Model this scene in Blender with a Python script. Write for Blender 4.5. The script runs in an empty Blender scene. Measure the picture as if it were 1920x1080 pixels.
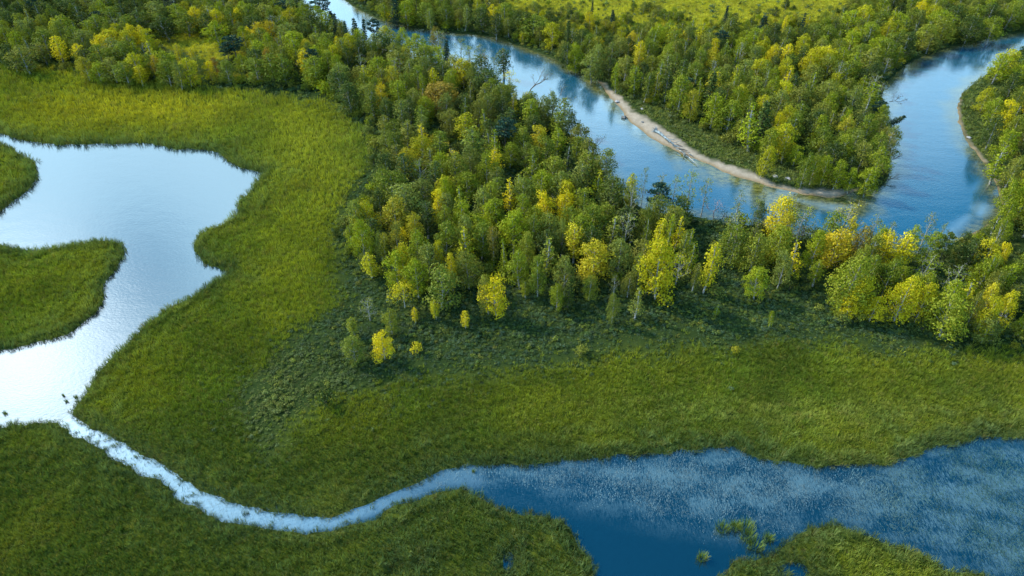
import bpy, math, random
import numpy as np
random.seed(7); rng = np.random.default_rng(7)
R = math.radians
sc = bpy.context.scene

# ------------------------------------------------------------------ camera
CAM_Z, PITCH, LENS = 60.0, 38.0, 24.0
cd = bpy.data.cameras.new('camera'); cam = bpy.data.objects.new('camera', cd)
sc.collection.objects.link(cam); cam.location = (0, 0, CAM_Z)
cam.rotation_euler = (R(90 - PITCH), 0, 0)
cd.lens = LENS; cd.sensor_width = 36; cd.clip_start = 1; cd.clip_end = 9000
sc.camera = cam

# ------------------------------------------------------------------ sky and sun
SUN_EL, SUN_AZ = 36.0, -62.0        # degrees; azimuth from +Y towards +X
SKY_STRENGTH, SUN_STRENGTH, SUN_ANGLE = 0.062, 5.0, 2.0
EXPOSURE = 0.70
sd = bpy.data.lights.new('sun', 'SUN'); sun = bpy.data.objects.new('sun', sd)
sc.collection.objects.link(sun)
sd.energy = SUN_STRENGTH; sd.angle = R(SUN_ANGLE); sd.color = (1.0, 0.92, 0.74)
sdir = (math.sin(R(SUN_AZ))*math.cos(R(SUN_EL)), math.cos(R(SUN_AZ))*math.cos(R(SUN_EL)), math.sin(R(SUN_EL)))
sun.rotation_euler = (R(90 - SUN_EL), 0, R(180 - SUN_AZ))
sun.location = (sdir[0]*400, sdir[1]*400, sdir[2]*400)

world = bpy.data.worlds.new('World'); sc.world = world; world.use_nodes = True
nt = world.node_tree; nt.nodes.clear()
def N(t, kind, **kw):
    n = t.nodes.new(kind)
    for k, v in kw.items():
        if k.startswith('i_'):
            n.inputs[k[2:].replace('_', ' ')].default_value = v
        else: setattr(n, k, v)
    return n
def L(t, a, b): t.links.new(a, b)
def mathn(t, op, a, b=None, clamp=False):
    n = t.nodes.new('ShaderNodeMath'); n.operation = op; n.use_clamp = clamp
    for i, v in enumerate((a, b)):
        if v is None: continue
        if isinstance(v, (int, float)): n.inputs[i].default_value = v
        else: t.links.new(v, n.inputs[i])
    return n.outputs[0]
def mixc(t, f, a, b, mode='MIX'):
    n = t.nodes.new('ShaderNodeMix'); n.data_type = 'RGBA'; n.blend_type = mode
    for s, v in ((n.inputs[0], f), (n.inputs[6], a), (n.inputs[7], b)):
        if isinstance(v, (int, float)): s.default_value = v
        elif isinstance(v, (tuple, list)): s.default_value = tuple(v) + (1,) * (4 - len(v))
        else: t.links.new(v, s)
    return n.outputs[2]
def ramp(t, v, a, b, interp='SMOOTHSTEP'):
    n = t.nodes.new('ShaderNodeMapRange'); n.interpolation_type = interp
    t.links.new(v, n.inputs[0]); n.inputs[1].default_value = a; n.inputs[2].default_value = b
    return n.outputs[0]
sky = N(nt, 'ShaderNodeTexSky', sky_type='NISHITA', sun_disc=False, sun_elevation=R(SUN_EL), sun_rotation=R(SUN_AZ))
sky.air_density = 1.0; sky.dust_density = 0.4; sky.ozone_density = 2.0
tc = N(nt, 'ShaderNodeTexCoord'); sep = N(nt, 'ShaderNodeSeparateXYZ'); L(nt, tc.outputs['Generated'], sep.inputs[0])
zc = mathn(nt, 'ADD', mathn(nt, 'MAXIMUM', sep.outputs[2], 0.0), 0.18)
cu = N(nt, 'ShaderNodeCombineXYZ')
L(nt, mathn(nt, 'DIVIDE', sep.outputs[0], zc), cu.inputs[0]); L(nt, mathn(nt, 'DIVIDE', sep.outputs[1], zc), cu.inputs[1])
cn = N(nt, 'ShaderNodeTexNoise'); L(nt, cu.outputs[0], cn.inputs['Vector'])
cn.inputs['Scale'].default_value = 1.7; cn.inputs['Detail'].default_value = 6; cn.inputs['Roughness'].default_value = 0.52; cn.inputs['Distortion'].default_value = 0.3
# the cloud bank fills the left half of the sky ahead and thins out to the right
side = mathn(nt, 'ADD', mathn(nt, 'MULTIPLY', sep.outputs[0], -0.50), mathn(nt, 'ADD', mathn(nt, 'MULTIPLY', sep.outputs[2], -0.90), 0.35))
dens = ramp(nt, mathn(nt, 'ADD', cn.outputs[0], side), 0.12, 0.52)
vd = N(nt, 'ShaderNodeVectorMath', operation='DOT_PRODUCT'); L(nt, tc.outputs['Generated'], vd.inputs[0]); vd.inputs[1].default_value = (-.575, .585, .572)   # bright spot added to the sky beside the sun, for the pond glare
glow = mathn(nt, 'POWER', mathn(nt, 'MAXIMUM', vd.outputs['Value'], 0.0), 170.0)
cn2 = N(nt, 'ShaderNodeTexNoise'); L(nt, cu.outputs[0], cn2.inputs['Vector']); cn2.inputs['Scale'].default_value = 3.1; cn2.inputs['Detail'].default_value = 5
lum = mathn(nt, 'ADD', mathn(nt, 'MULTIPLY', cn2.outputs[0], 44.0), 6.0)
wide = mathn(nt, 'MULTIPLY', mathn(nt, 'POWER', mathn(nt, 'MAXIMUM', vd.outputs['Value'], 0.0), 14.0), 11.0)
cl_l = mathn(nt, 'ADD', lum, wide)
cloudc = N(nt, 'ShaderNodeVectorMath', operation='SCALE'); cloudc.inputs[0].default_value = (0.60, 0.97, 1.24); L(nt, cl_l, cloudc.inputs['Scale'])
skyt = mixc(nt, 1.0, sky.outputs[0], (0.14, 2.15, 3.0), 'MULTIPLY')
# a small blue gap in the bank, to the right of the added bright spot
vg = N(nt, 'ShaderNodeVectorMath', operation='DOT_PRODUCT'); L(nt, tc.outputs['Generated'], vg.inputs[0]); vg.inputs[1].default_value = (-.474, .706, .526)
gapf = mathn(nt, 'MULTIPLY', mathn(nt, 'POWER', mathn(nt, 'MAXIMUM', vg.outputs['Value'], 0.0), 420.0), 0.75)
dens = mathn(nt, 'MULTIPLY', dens, mathn(nt, 'SUBTRACT', 1.0, gapf))
gw = N(nt, 'ShaderNodeCombineXYZ')
for i_ in range(3): L(nt, mathn(nt, 'MULTIPLY', glow, 44.0), gw.inputs[i_])
skc = mixc(nt, 1.0, mixc(nt, dens, skyt, cloudc.outputs[0]), gw.outputs[0], 'ADD')
bg = N(nt, 'ShaderNodeBackground'); bg.inputs[1].default_value = SKY_STRENGTH; L(nt, skc, bg.inputs[0])
wo = N(nt, 'ShaderNodeOutputWorld'); L(nt, bg.outputs[0], wo.inputs[0])

sc.view_settings.view_transform = 'Standard'; sc.view_settings.look = 'None'
sc.view_settings.exposure = EXPOSURE; sc.view_settings.gamma = 1; sc.view_settings.use_curve_mapping = False
sc.render.engine = 'CYCLES'
cy = sc.cycles; cy.use_denoising = True; cy.max_bounces = 5; cy.diffuse_bounces = 3; cy.glossy_bounces = 2
cy.transmission_bounces = 2; cy.transparent_max_bounces = 4; cy.caustics_reflective = False; cy.caustics_refractive = False
cy.sample_clamp_indirect = 4

# ------------------------------------------------------------------ survey: image point -> ground point
cp, sp = math.cos(R(PITCH)), math.sin(R(PITCH)); FPX = LENS / 36 * 1920
def ground(x, y, z=0.0):
    a = (x - 960) / FPX; b = (540 - y) / FPX
    dz = -sp + b * cp; t = (z - CAM_Z) / dz
    return (t * a, t * (cp + b * sp))
def project(X, Y, Z=0.0):
    dz = Z - CAM_Z; d = Y * cp - dz * sp; v = Y * sp + dz * cp
    return 960 + FPX * X / d, 540 - FPX * v / d, d
def poly(pts): return np.array([ground(*p) for p in pts])
def sdf(P, pg):
    """signed distance, positive inside"""
    a = pg; b = np.roll(pg, -1, axis=0); best = np.full(len(P), 1e18); ins = np.zeros(len(P), bool)
    x, y = P[:, 0], P[:, 1]
    for (ax, ay), (bx, by) in zip(a, b):
        ex, ey = bx - ax, by - ay; px, py = x - ax, y - ay
        t = np.clip((px * ex + py * ey) / (ex * ex + ey * ey + 1e-12), 0, 1)
        d = (px - t * ex) ** 2 + (py - t * ey) ** 2
        np.minimum(best, d, out=best)
        if ay != by:
            c = ((ay > y) != (by > y)) & (x < ex * (y - ay) / ey + ax)
            ins ^= c
    d = np.sqrt(best); return np.where(ins, d, -d)

POND = [(-60,232),(0,248),(27,257),(43,262),(83,267),(117,270),(150,269),(187,268),(213,269),(240,267),(277,267),(297,272),(317,275),(333,280),(353,277),(383,279),(407,283),(417,293),(443,310),(467,318),(493,322),(487,333),(477,345),(467,358),(447,373),(448,390),(440,403),(417,415),(393,425),(373,438),(362,453),(365,470),(377,487),(388,497),(407,500),(425,503),(427,512),(408,518),(390,530),(367,547),(340,560),(313,573),(293,590),(267,610),(247,630),(227,648),(207,667),(193,687),(180,700),(170,720),(160,737),(143,753),(130,773),(127,783),(133,795),(160,803),(187,813),(213,820),(233,837),(253,850),(280,863),(307,873),(333,890),(350,903),(367,917),(393,930),(423,947),(467,953),(507,960),(547,967),(580,970),(617,968),(640,965),(673,950),(707,937),(740,920),(773,907),(803,893),(827,882),(853,875),(880,867),(907,872),(940,870),(973,872),(1007,868),(1040,865),(1090,860),(1133,858),(1160,853),(1190,850),(1240,850),(1280,843),(1313,842),(1347,837),(1377,837),(1393,847),(1420,855),(1453,862),(1493,868),(1533,873),(1573,872),(1613,870),(1657,871),(1687,863),(1713,853),(1740,840),(1773,832),(1807,825),(1847,818),(1887,817),(1920,820),(2150,815),(2150,1230),(1125,1230),(1113,1080),(1107,1047),(1097,1027),(1080,1003),(1070,983),(1057,968),(1037,958),(1013,953),(983,955),(957,950),(930,937),(910,923),(890,918),(873,907),(853,902),(830,907),(817,917),(787,923),(760,933),(720,943),(713,960),(677,967),(640,975),(600,990),(567,985),(533,982),(493,977),(447,970),(413,962),(387,950),(357,933),(330,920),(320,903),(293,887),(270,880),(240,863),(217,850),(200,833),(167,817),(140,807),(123,792),(110,783),(83,785),(70,780),(50,787),(27,785),(10,795),(0,787),(-150,785),(-150,670),(0,655),(33,650),(67,640),(93,633),(120,628),(140,617),(160,600),(183,580),(197,560),(195,540),(198,527),(213,513),(227,490),(238,463),(230,447),(207,447),(180,445),(160,452),(137,452),(127,457),(93,460),(80,466),(60,463),(27,460),(0,452),(-150,430),(-150,405),(0,395),(20,380),(40,362),(50,358),(70,333),(70,300),(53,292),(33,283),(20,272),(0,265),(-60,250)]
ISLAND = [(1343,1080),(1347,1070),(1360,1053),(1380,1040),(1407,1037),(1420,1030),(1457,1030),(1467,1013),(1480,997),(1513,983),(1547,973),(1573,975),(1597,985),(1630,993),(1653,1002),(1680,1013),(1713,1025),(1740,1037),(1757,1050),(1800,1063),(1840,1070),(1860,1078),(1930,1110),(1930,1230),(1343,1230),(1338,1110)]
POOLS = [[(1440,1070),(1452,1060),(1478,1054),(1505,1057),(1520,1066),(1500,1074),(1470,1072)],
         [(948,1040),(958,1032),(964,1042),(958,1056),(950,1052)], [(738,1040),(745,1036),(750,1046),(742,1052)], [(780,1044),(792,1040),(788,1054)], [(1178,1200),(1180,1190),(1190,1195)]]
RIVER = [(647,0),(673,17),(707,33),(740,43),(773,52),(807,55),(847,60),(893,65),(923,68),(957,80),(980,87),(1007,97),(1040,110),(1073,130),(1107,143),(1120,147),(1130,163),(1150,187),(1167,207),(1180,227),(1200,240),(1220,257),(1237,267),(1260,277),(1280,289),(1300,295),(1332,308),(1358,322),(1385,331),(1415,338),(1450,350),(1486,359),(1521,364),(1548,369),(1574,368),(1601,359),(1622,352),(1640,352),(1660,343),(1669,320),(1670,280),(1666,250),(1660,220),(1656,190),(1656,170),(1666,150),(1690,127),(1720,109),(1760,94),(1810,80),(1870,67),(1920,59),(2150,25),(2150,60),(1920,86),(1893,102),(1870,118),(1845,138),(1822,154),(1802,172),(1793,195),(1795,225),(1805,250),(1815,268),(1830,285),(1850,310),(1862,335),(1870,360),(1877,380),(1870,402),(1850,417),(1820,432),(1800,446),(1770,462),(1720,472),(1640,465),(1560,450),(1480,432),(1420,420),(1370,412),(1340,408),(1310,403),(1280,400),(1215,392),(1170,365),(1140,330),(1110,290),(1090,265),(1060,240),(1030,215),(1003,192),(960,180),(910,155),(860,135),(800,118),(740,98),(680,78),(620,52),(580,25),(560,0),(520,-60),(610,-60)]
SAND = [(1119,147),(1134,155),(1149,170),(1167,184),(1183,201),(1192,214),(1207,217),(1221,227),(1238,236),(1251,248),(1267,256),(1282,269),(1300,281),(1323,294),(1353,305),(1385,315.5),(1415,325.5),(1442,340),(1468,347),(1495,353),(1530,355),(1566,354),(1592,353),(1625,350),(1622,354),(1601,364),(1574,374),(1548,375),(1521,370),(1486,365),(1450,356),(1415,344),(1385,337),(1358,328),(1332,314),(1300,301),(1280,295),(1260,283),(1237,273),(1220,263),(1200,246),(1180,233),(1162,210),(1144,189),(1124,165),(1115,150)]
SAND2 = [(1812,165),(1803,178),(1800,198),(1803,225),(1812,250),(1822,268),(1837,286),(1857,311),(1869,336),(1877,360),(1884,380),(1876,402),(1856,420),(1826,436),(1800,452),(1790,440),(1840,410),(1865,395),(1870,360),(1850,320),(1815,275),(1790,230),(1785,190),(1800,165)]
MARSH = [(-150,120),(60,126),(130,138),(200,146),(300,156),(380,163),(470,172),(560,187),(620,202),(665,222),(685,260),(690,300),(675,340),(648,370),(630,400),(620,440),(625,500),(640,560),(610,590),(560,610),(520,640),(490,680),(450,720),(430,770),(440,800),(463,835),(485,862),(508,862),(530,830),(570,800),(620,775),(680,760),(740,742),(800,727),(870,715),(940,705),(1050,692),(1150,672),(1300,657),(1500,652),(1700,652),(1920,668),(2150,672),(2150,1300),(-150,1300)]
MEADOW = [(940,-60),(945,5),(975,30),(1000,50),(1050,66),(1100,84),(1140,95),(1165,84),(1150,62),(1200,50),(1300,52),(1400,55),(1500,62),(1560,45),(1590,20),(1600,-60)]
CLEAR = [(293,72),(340,64),(430,70),(442,88),(430,112),(380,116),(340,98),(300,90)]
WOOD_A = [(-140,-60),(560,-60),(560,0),(600,35),(640,62),(700,90),(740,103),(800,122),(860,140),(910,160),(960,186),(1000,200),(1028,222),(1058,247),(1086,272),(1106,300),(1136,340),(1166,375),(1212,402),(1290,410),(1325,425),(1300,470),(1330,545),(1260,560),(1200,572),(1100,560),(1000,555),(940,548),(860,548),(800,548),(740,535),(690,512),(660,482),(650,440),(680,400),(705,350),(715,300),(705,245),(690,218),(650,200),(600,168),(540,162),(480,155),(400,152),(330,158),(280,145),(200,143),(130,132),(60,126),(-140,122)]
GAPS_A = [[(820,262),(862,268),(880,318),(850,322),(828,300)], [(860,505),(930,500),(935,545),(850,545)], [(640,200),(700,220),(690,240)]]
WOOD_B = [(1372,430),(1430,428),(1520,450),(1600,468),(1700,480),(1760,474),(1800,462),(1850,430),(1890,410),(1915,370),(1918,330),(1908,290),(1892,250),(1890,200),(1902,160),(1925,125),(2150,80),(2150,655),(1920,640),(1850,640),(1800,625),(1700,608),(1620,602),(1570,590),(1500,548),(1450,505),(1400,475),(1375,450)]
WOOD_C = [(600,-60),(655,-12),(690,14),(740,34),(800,46),(850,53),(900,60),(960,76),(1010,92),(1060,116),(1112,140),(1160,160),(1200,188),(1260,213),(1330,243),(1400,283),(1450,303),(1490,318),(1560,336),(1620,346),(1656,338),(1663,300),(1658,250),(1650,205),(1648,170),(1662,143),(1690,119),(1720,102),(1810,73),(1920,53),(2150,18),(2150,-60),(1640,-60),(1600,20),(1560,62),(1500,82),(1450,80),(1380,78),(1300,80),(1230,76),(1180,86),(1150,104),(1100,92),(1040,80),(990,64),(950,44),(930,10),(920,-60)]
SPARSE_B = [(1730,478),(1800,470),(1800,560),(1745,560)]

pPond, pRiver, pIsl = poly(POND), poly(RIVER), poly(ISLAND)
STEP = 0.6
xs = np.arange(-205, 205.01, STEP); ys = np.arange(14, 275, STEP)
GX, GY = np.meshgrid(xs, ys); G2 = np.stack([GX.ravel(), GY.ravel()], 1)
def wob(P, s, seed):
    r = np.random.default_rng(seed); v = np.zeros(len(P))
    for k in range(7):
        th = r.uniform(0, 6.28); f = r.uniform(.6, 1.7) / s; ph = r.uniform(0, 6.28)
        v += np.sin(P[:, 0]*math.cos(th)*6.28*f + P[:, 1]*math.sin(th)*6.28*f + ph)
    return v / 3.0
dWater = np.maximum(sdf(G2, pPond), sdf(G2, pRiver))
dIsl = sdf(G2, pIsl); dWater = np.minimum(dWater, -dIsl)
for p_ in POOLS: dWater = np.maximum(dWater, sdf(G2, poly(p_)))
# sedge leaning over the near banks hides a strip of water, so the real water line lies nearer
sh_ = int(round(.6/STEP)); q_ = dWater.reshape(GX.shape); q2 = np.maximum(q_[:-sh_], q_[sh_:]); q_ = q_.copy(); q_[:-sh_] = q2; dWater = q_.ravel()
STREAM_LINE = np.array([ground(x, y) for x, y in [(105,770),(125,790),(170,812),(212,833),(255,860),(310,888),(345,918),(400,943),(460,960),(530,973),(610,979),(670,962),(730,938),(800,905),(850,888)]])
def line_dist(P):
    best = np.full(len(P), 1e9)
    for a_, b_ in zip(STREAM_LINE[:-1], STREAM_LINE[1:]):
        e_ = b_ - a_; t_ = np.clip(((P - a_) @ e_) / (e_ @ e_), 0, 1); best = np.minimum(best, np.hypot(*(P - a_ - t_[:, None]*e_).T))
    return best
dStream = line_dist(G2); dWater = np.maximum(dWater, .62 - dStream)
dWater += wob(G2, 2.6, 3) * 0.14 + wob(G2, 7, 4) * 0.12
dSand = np.maximum(sdf(G2, poly(SAND)), sdf(G2, poly(SAND2)))
dMarsh = sdf(G2, poly(MARSH)) + wob(G2, 14, 5) * 1.2
dMeadow = np.maximum(sdf(G2, poly(MEADOW)), sdf(G2, poly(CLEAR)))
dWood = np.maximum(np.maximum(sdf(G2, poly(WOOD_A)), sdf(G2, poly(WOOD_B))), sdf(G2, poly(WOOD_C)))
GAP_R = [(1285,412),(1380,408),(1395,470),(1400,540),(1345,560),(1310,560),(1300,470)]
CLEAR_FRONT = [(285,70),(340,60),(440,66),(455,90),(450,158),(300,158),(285,100)]
EDGE_A = [(560,470),(700,505),(760,520),(860,520),(940,520),(1000,530),(1100,535),(1200,545),(1260,540),(1330,520),(1345,600),(560,600)]
for g_ in GAPS_A + [CLEAR, CLEAR_FRONT, EDGE_A, GAP_R]: dWood = np.minimum(dWood, -sdf(G2, poly(g_)))
GRIDS = {'water': dWater, 'sand': dSand, 'marsh': dMarsh, 'meadow': dMeadow, 'wood': dWood}
SH = GX.shape
def look(name, P):
    g = GRIDS[name].reshape(SH)
    fx = np.clip((P[:, 0] - xs[0]) / STEP, 0, SH[1] - 1.001); fy = np.clip((P[:, 1] - ys[0]) / STEP, 0, SH[0] - 1.001)
    ix, iy = fx.astype(int), fy.astype(int); tx, ty = fx - ix, fy - iy
    return (g[iy, ix]*(1-tx)*(1-ty) + g[iy, ix+1]*tx*(1-ty) + g[iy+1, ix]*(1-tx)*ty + g[iy+1, ix+1]*tx*ty)
WATER_Z = -0.18
def land_z(dw, ds, P):
    z = np.where(dw < 0, WATER_Z + 0.20*np.minimum(-dw, 1.2), WATER_Z - 0.35*np.minimum(dw, 3.5))
    z = np.where(ds > -1.0, WATER_Z - 0.10*dw.clip(-3, 6), z)
    return z + np.where(dw < -1, 0.06*wob(P, 9, 9), 0)

# ------------------------------------------------------------------ helpers
def mesh_obj(name, V, F, mats=(), parent=None, uvw=None, link=True, smooth=False, midx=None):
    me = bpy.data.meshes.new(name); V = np.asarray(V, np.float32)
    if isinstance(F, np.ndarray):
        n = F.shape[1]
        me.vertices.add(len(V)); me.vertices.foreach_set('co', V.ravel())
        me.loops.add(F.size); me.loops.foreach_set('vertex_index', F.ravel().astype(np.int32))
        me.polygons.add(len(F)); me.polygons.foreach_set('loop_start', np.arange(0, F.size, n, dtype=np.int32))
        me.update(calc_edges=True); me.validate()
    else:
        me.from_pydata([tuple(v) for v in V], [], F); me.update()
    for m in mats: me.materials.append(m)
    if smooth: me.polygons.foreach_set('use_smooth', np.ones(len(me.polygons), bool))
    if midx is not None: me.polygons.foreach_set('material_index', np.asarray(midx, np.int32))
    o = bpy.data.objects.new(name, me)
    if link: sc.collection.objects.link(o)
    if parent: o.parent = parent
    return o
def attr(me, name, arr, typ='FLOAT'):
    a = me.attributes.new(name, typ, 'POINT')
    key = {'FLOAT': 'value', 'INT': 'value', 'FLOAT_VECTOR': 'vector', 'FLOAT_COLOR': 'color'}[typ]
    a.data.foreach_set(key, np.asarray(arr, np.int32 if typ == 'INT' else np.float32).ravel())
def tag(o, label=None, cat=None, group=None, kind=None):
    if label: o['label'] = label
    if cat: o['category'] = cat
    if group: o['group'] = group
    if kind: o['kind'] = kind
    return o
class Geo:
    def __init__(s): s.V = []; s.F = []
    def tube(s, pts, rad, n=6):
        base = len(s.V); pts = [np.array(p, float) for p in pts]
        for i, p in enumerate(pts):
            d = pts[min(i+1, len(pts)-1)] - pts[max(i-1, 0)]; d /= np.linalg.norm(d) + 1e-9
            u = np.cross(d, (0.3, 0.9, 0.1)); u /= np.linalg.norm(u) + 1e-9; w = np.cross(d, u)
            for k in range(n):
                a = 6.2832*k/n; s.V.append(p + rad[i]*(math.cos(a)*u + math.sin(a)*w))
        for i in range(len(pts)-1):
            for k in range(n):
                a, b = base+i*n+k, base+i*n+(k+1) % n
                s.F.append((a, b, b+n, a+n))
        s.V.append(pts[-1]); t = len(s.V)-1; e = base+(len(pts)-1)*n
        for k in range(n): s.F.append((e+k, e+(k+1) % n, t, t))
    def faces(s): return [f if f[2] != f[3] else f[:3] for f in s.F]

def newmat(name):
    m = bpy.data.materials.new(name); m.use_nodes = True; m.node_tree.nodes.clear(); return m, m.node_tree
def foliage_mat(name, source, gloss=0.008, transl=0.27, var=0.45, yellow=0.35, fixed=None, nscale=0.55, rough=.6):
    """leaves or blades: colour from the tree's own tint, varied leaf by leaf and clump by clump"""
    m, t = newmat(name)
    if source == 'object': tint = N(t, 'ShaderNodeObjectInfo').outputs['Color']
    elif source == 'instancer': tint = N(t, 'ShaderNodeAttribute', attribute_type='INSTANCER', attribute_name='tint').outputs['Color']
    else:
        rgb = N(t, 'ShaderNodeRGB'); rgb.outputs[0].default_value = tuple(fixed) + (1,); tint = rgb.outputs[0]
    geo = N(t, 'ShaderNodeNewGeometry'); rnd = geo.outputs['Random Per Island']
    nz = N(t, 'ShaderNodeTexNoise'); L(t, geo.outputs['Position'], nz.inputs['Vector']); nz.inputs['Scale'].default_value = nscale; nz.inputs['Detail'].default_value = 2
    br = mathn(t, 'ADD', mathn(t, 'MULTIPLY', rnd, var), 1 - var*0.5)
    br = mathn(t, 'MULTIPLY', br, mathn(t, 'ADD', mathn(t, 'MULTIPLY', nz.outputs[0], 0.9), 0.55))
    sv = N(t, 'ShaderNodeVectorMath', operation='SCALE'); L(t, tint, sv.inputs[0]); L(t, br, sv.inputs['Scale'])
    yf = mathn(t, 'MULTIPLY', ramp(t, nz.outputs[0], 0.52, 0.78), yellow)
    col = mixc(t, yf, sv.outputs[0], (0.30, 0.26, 0.02))
    col = mixc(t, ramp(t, rnd, 0.93, 0.99), col, mixc(t, 0.5, col, (0.30, 0.24, 0.03)))
    df = N(t, 'ShaderNodeBsdfDiffuse'); L(t, col, df.inputs[0])
    tr = N(t, 'ShaderNodeBsdfTranslucent'); L(t, mixc(t, 1.0, col, (1.25, 1.25, 0.55), 'MULTIPLY'), tr.inputs[0])
    mx = N(t, 'ShaderNodeMixShader'); mx.inputs[0].default_value = transl; L(t, df.outputs[0], mx.inputs[1]); L(t, tr.outputs[0], mx.inputs[2])
    gl = N(t, 'ShaderNodeBsdfGlossy'); gl.inputs['Roughness'].default_value = rough; gl.inputs[0].default_value = (1, 1, 1, 1)
    mg = N(t, 'ShaderNodeMixShader'); mg.inputs[0].default_value = gloss; L(t, mx.outputs[0], mg.inputs[1]); L(t, gl.outputs[0], mg.inputs[2])
    L(t, mg.outputs[0], N(t, 'ShaderNodeOutputMaterial').inputs[0])
    return m
def bark_mat(name, c1, c2, scale=6):
    m, t = newmat(name)
    tcn = N(t, 'ShaderNodeTexCoord'); mp = N(t, 'ShaderNodeMapping'); L(t, tcn.outputs['Object'], mp.inputs[0]); mp.inputs['Scale'].default_value = (1, 1, 3)
    nz = N(t, 'ShaderNodeTexNoise'); L(t, mp.outputs[0], nz.inputs['Vector']); nz.inputs['Scale'].default_value = scale; nz.inputs['Detail'].default_value = 4
    col = mixc(t, ramp(t, nz.outputs[0], 0.42, 0.6), c1, c2)
    p = N(t, 'ShaderNodeBsdfPrincipled'); L(t, col, p.inputs['Base Color']); p.inputs['Roughness'].default_value = 0.8
    bp = N(t, 'ShaderNodeBump'); bp.inputs['Strength'].default_value = 0.5; bp.inputs['Distance'].default_value = 0.05; L(t, nz.outputs[0], bp.inputs['Height']); L(t, bp.outputs[0], p.inputs['Normal'])
    L(t, p.outputs[0], N(t, 'ShaderNodeOutputMaterial').inputs[0]); return m

LEAF_O = foliage_mat('leaves', 'object'); LEAF_I = foliage_mat('leaves_mass', 'instancer')
NEEDLE_O = foliage_mat('needles', 'object', transl=0.08, yellow=0.0, var=.6); NEEDLE_I = foliage_mat('needles_mass', 'instancer', transl=0.08, yellow=0.0, var=.6)
GRASS = foliage_mat('marsh_sedge', 'instancer', gloss=0.010, transl=0.30, var=0.45, yellow=0.30, nscale=0.09)
BUSH = foliage_mat('heath_leaves', 'instancer', gloss=0.015, transl=0.2, var=0.6, yellow=0.10, nscale=0.3)
BARK = bark_mat('birch_bark', (0.34, 0.34, 0.32), (0.07, 0.065, 0.055))
DBARK = bark_mat('dark_bark', (0.085, 0.07, 0.055), (0.03, 0.025, 0.02))
WOODM = bark_mat('weathered_wood', (0.20, 0.26, 0.30), (0.05, 0.07, 0.085), 3)

# ------------------------------------------------------------------ ground sheet
far = np.array([3000, 1400, 700, 380, 260.])
xa = np.concatenate([-far, xs, far[::-1]]); ya = np.concatenate([[-600, -200, -60, -10], ys, [300, 360, 500, 900, 1800, 5000.]])
XX, YY = np.meshgrid(xa, ya); P2 = np.stack([XX.ravel(), YY.ravel()], 1)
inside = (P2[:, 0] >= xs[0]) & (P2[:, 0] <= xs[-1]) & (P2[:, 1] >= ys[0]) & (P2[:, 1] <= ys[-1] + .01)
dw = np.where(inside, look('water', P2), -20.0); ds = np.where(inside, look('sand', P2), -20.0)
Z = land_z(dw, ds, P2)
nx = len(xa); idx = np.arange(len(P2)).reshape(XX.shape)
F = np.stack([idx[:-1, :-1], idx[:-1, 1:], idx[1:, 1:], idx[1:, :-1]], -1).reshape(-1, 4)
gm, t = newmat('ground_soil_and_turf')
def A(t, n): return N(t, 'ShaderNodeAttribute', attribute_name=n).outputs['Fac']
pos = N(t, 'ShaderNodeNewGeometry').outputs['Position']
def nz(t, scale, detail=3, vec=None, rough=.5):
    n = N(t, 'ShaderNodeTexNoise'); L(t, vec if vec is not None else pos, n.inputs['Vector']); n.inputs['Scale'].default_value = scale; n.inputs['Detail'].default_value = detail; n.inputs['Roughness'].default_value = rough; return n.outputs[0]
n1, n2, n3 = nz(t, 0.08), nz(t, 0.9), nz(t, 5.0)
turf = mixc(t, n1, (0.035, 0.055, 0.008), (0.075, 0.085, 0.010))
floor = mixc(t, n2, (0.012, 0.024, 0.008), (0.030, 0.045, 0.012))
mead = mixc(t, ramp(t, n2, .35, .65), (0.12, 0.14, 0.015), (0.22, 0.20, 0.02))
sandc = mixc(t, n2, (0.17, 0.135, 0.10), (0.34, 0.29, 0.235)); sandc = mixc(t, ramp(t, n3, .5, .7), sandc, (0.22, 0.19, 0.16))
wet = A(t, 'wet'); sandc = mixc(t, wet, sandc, (0.17, 0.12, 0.065))
c = mixc(t, A(t, 'marsh'), floor, turf); c = mixc(t, A(t, 'meadow'), c, mead); c = mixc(t, A(t, 'sand'), c, sandc)
c = mixc(t, A(t, 'bed'), c, (0.05, 0.055, 0.03))
p = N(t, 'ShaderNodeBsdfPrincipled'); L(t, c, p.inputs['Base Color']); p.inputs['Roughness'].default_value = 0.9; p.inputs['Specular IOR Level'].default_value = 0.0
bp = N(t, 'ShaderNodeBump'); bp.inputs['Strength'].default_value = 0.6; bp.inputs['Distance'].default_value = 0.12; L(t, mathn(t, 'ADD', n3, n2), bp.inputs['Height']); L(t, bp.outputs[0], p.inputs['Normal'])
L(t, p.outputs[0], N(t, 'ShaderNodeOutputMaterial').inputs[0])
g = mesh_obj('ground', np.column_stack([P2, Z]), F, [gm], smooth=True)
def soft(d, w=1.0): return np.clip(d / w * 0.5 + 0.5, 0, 1)
dm = np.where(inside, look('marsh', P2), -20); dme = np.where(inside, look('meadow', P2), -20)
attr(g.data, 'marsh', soft(dm, 2)); attr(g.data, 'meadow', soft(dme, 2))
attr(g.data, 'sand', soft(ds - .15 + 0.35*wob(P2, 2.2, 21), .5)); attr(g.data, 'bed', soft(dw - 1.0, 2) * (ds < -1.5))
attr(g.data, 'wet', np.clip(1.1 - (-dw) / 0.9, 0, 1))
tag(g, kind='structure')

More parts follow.
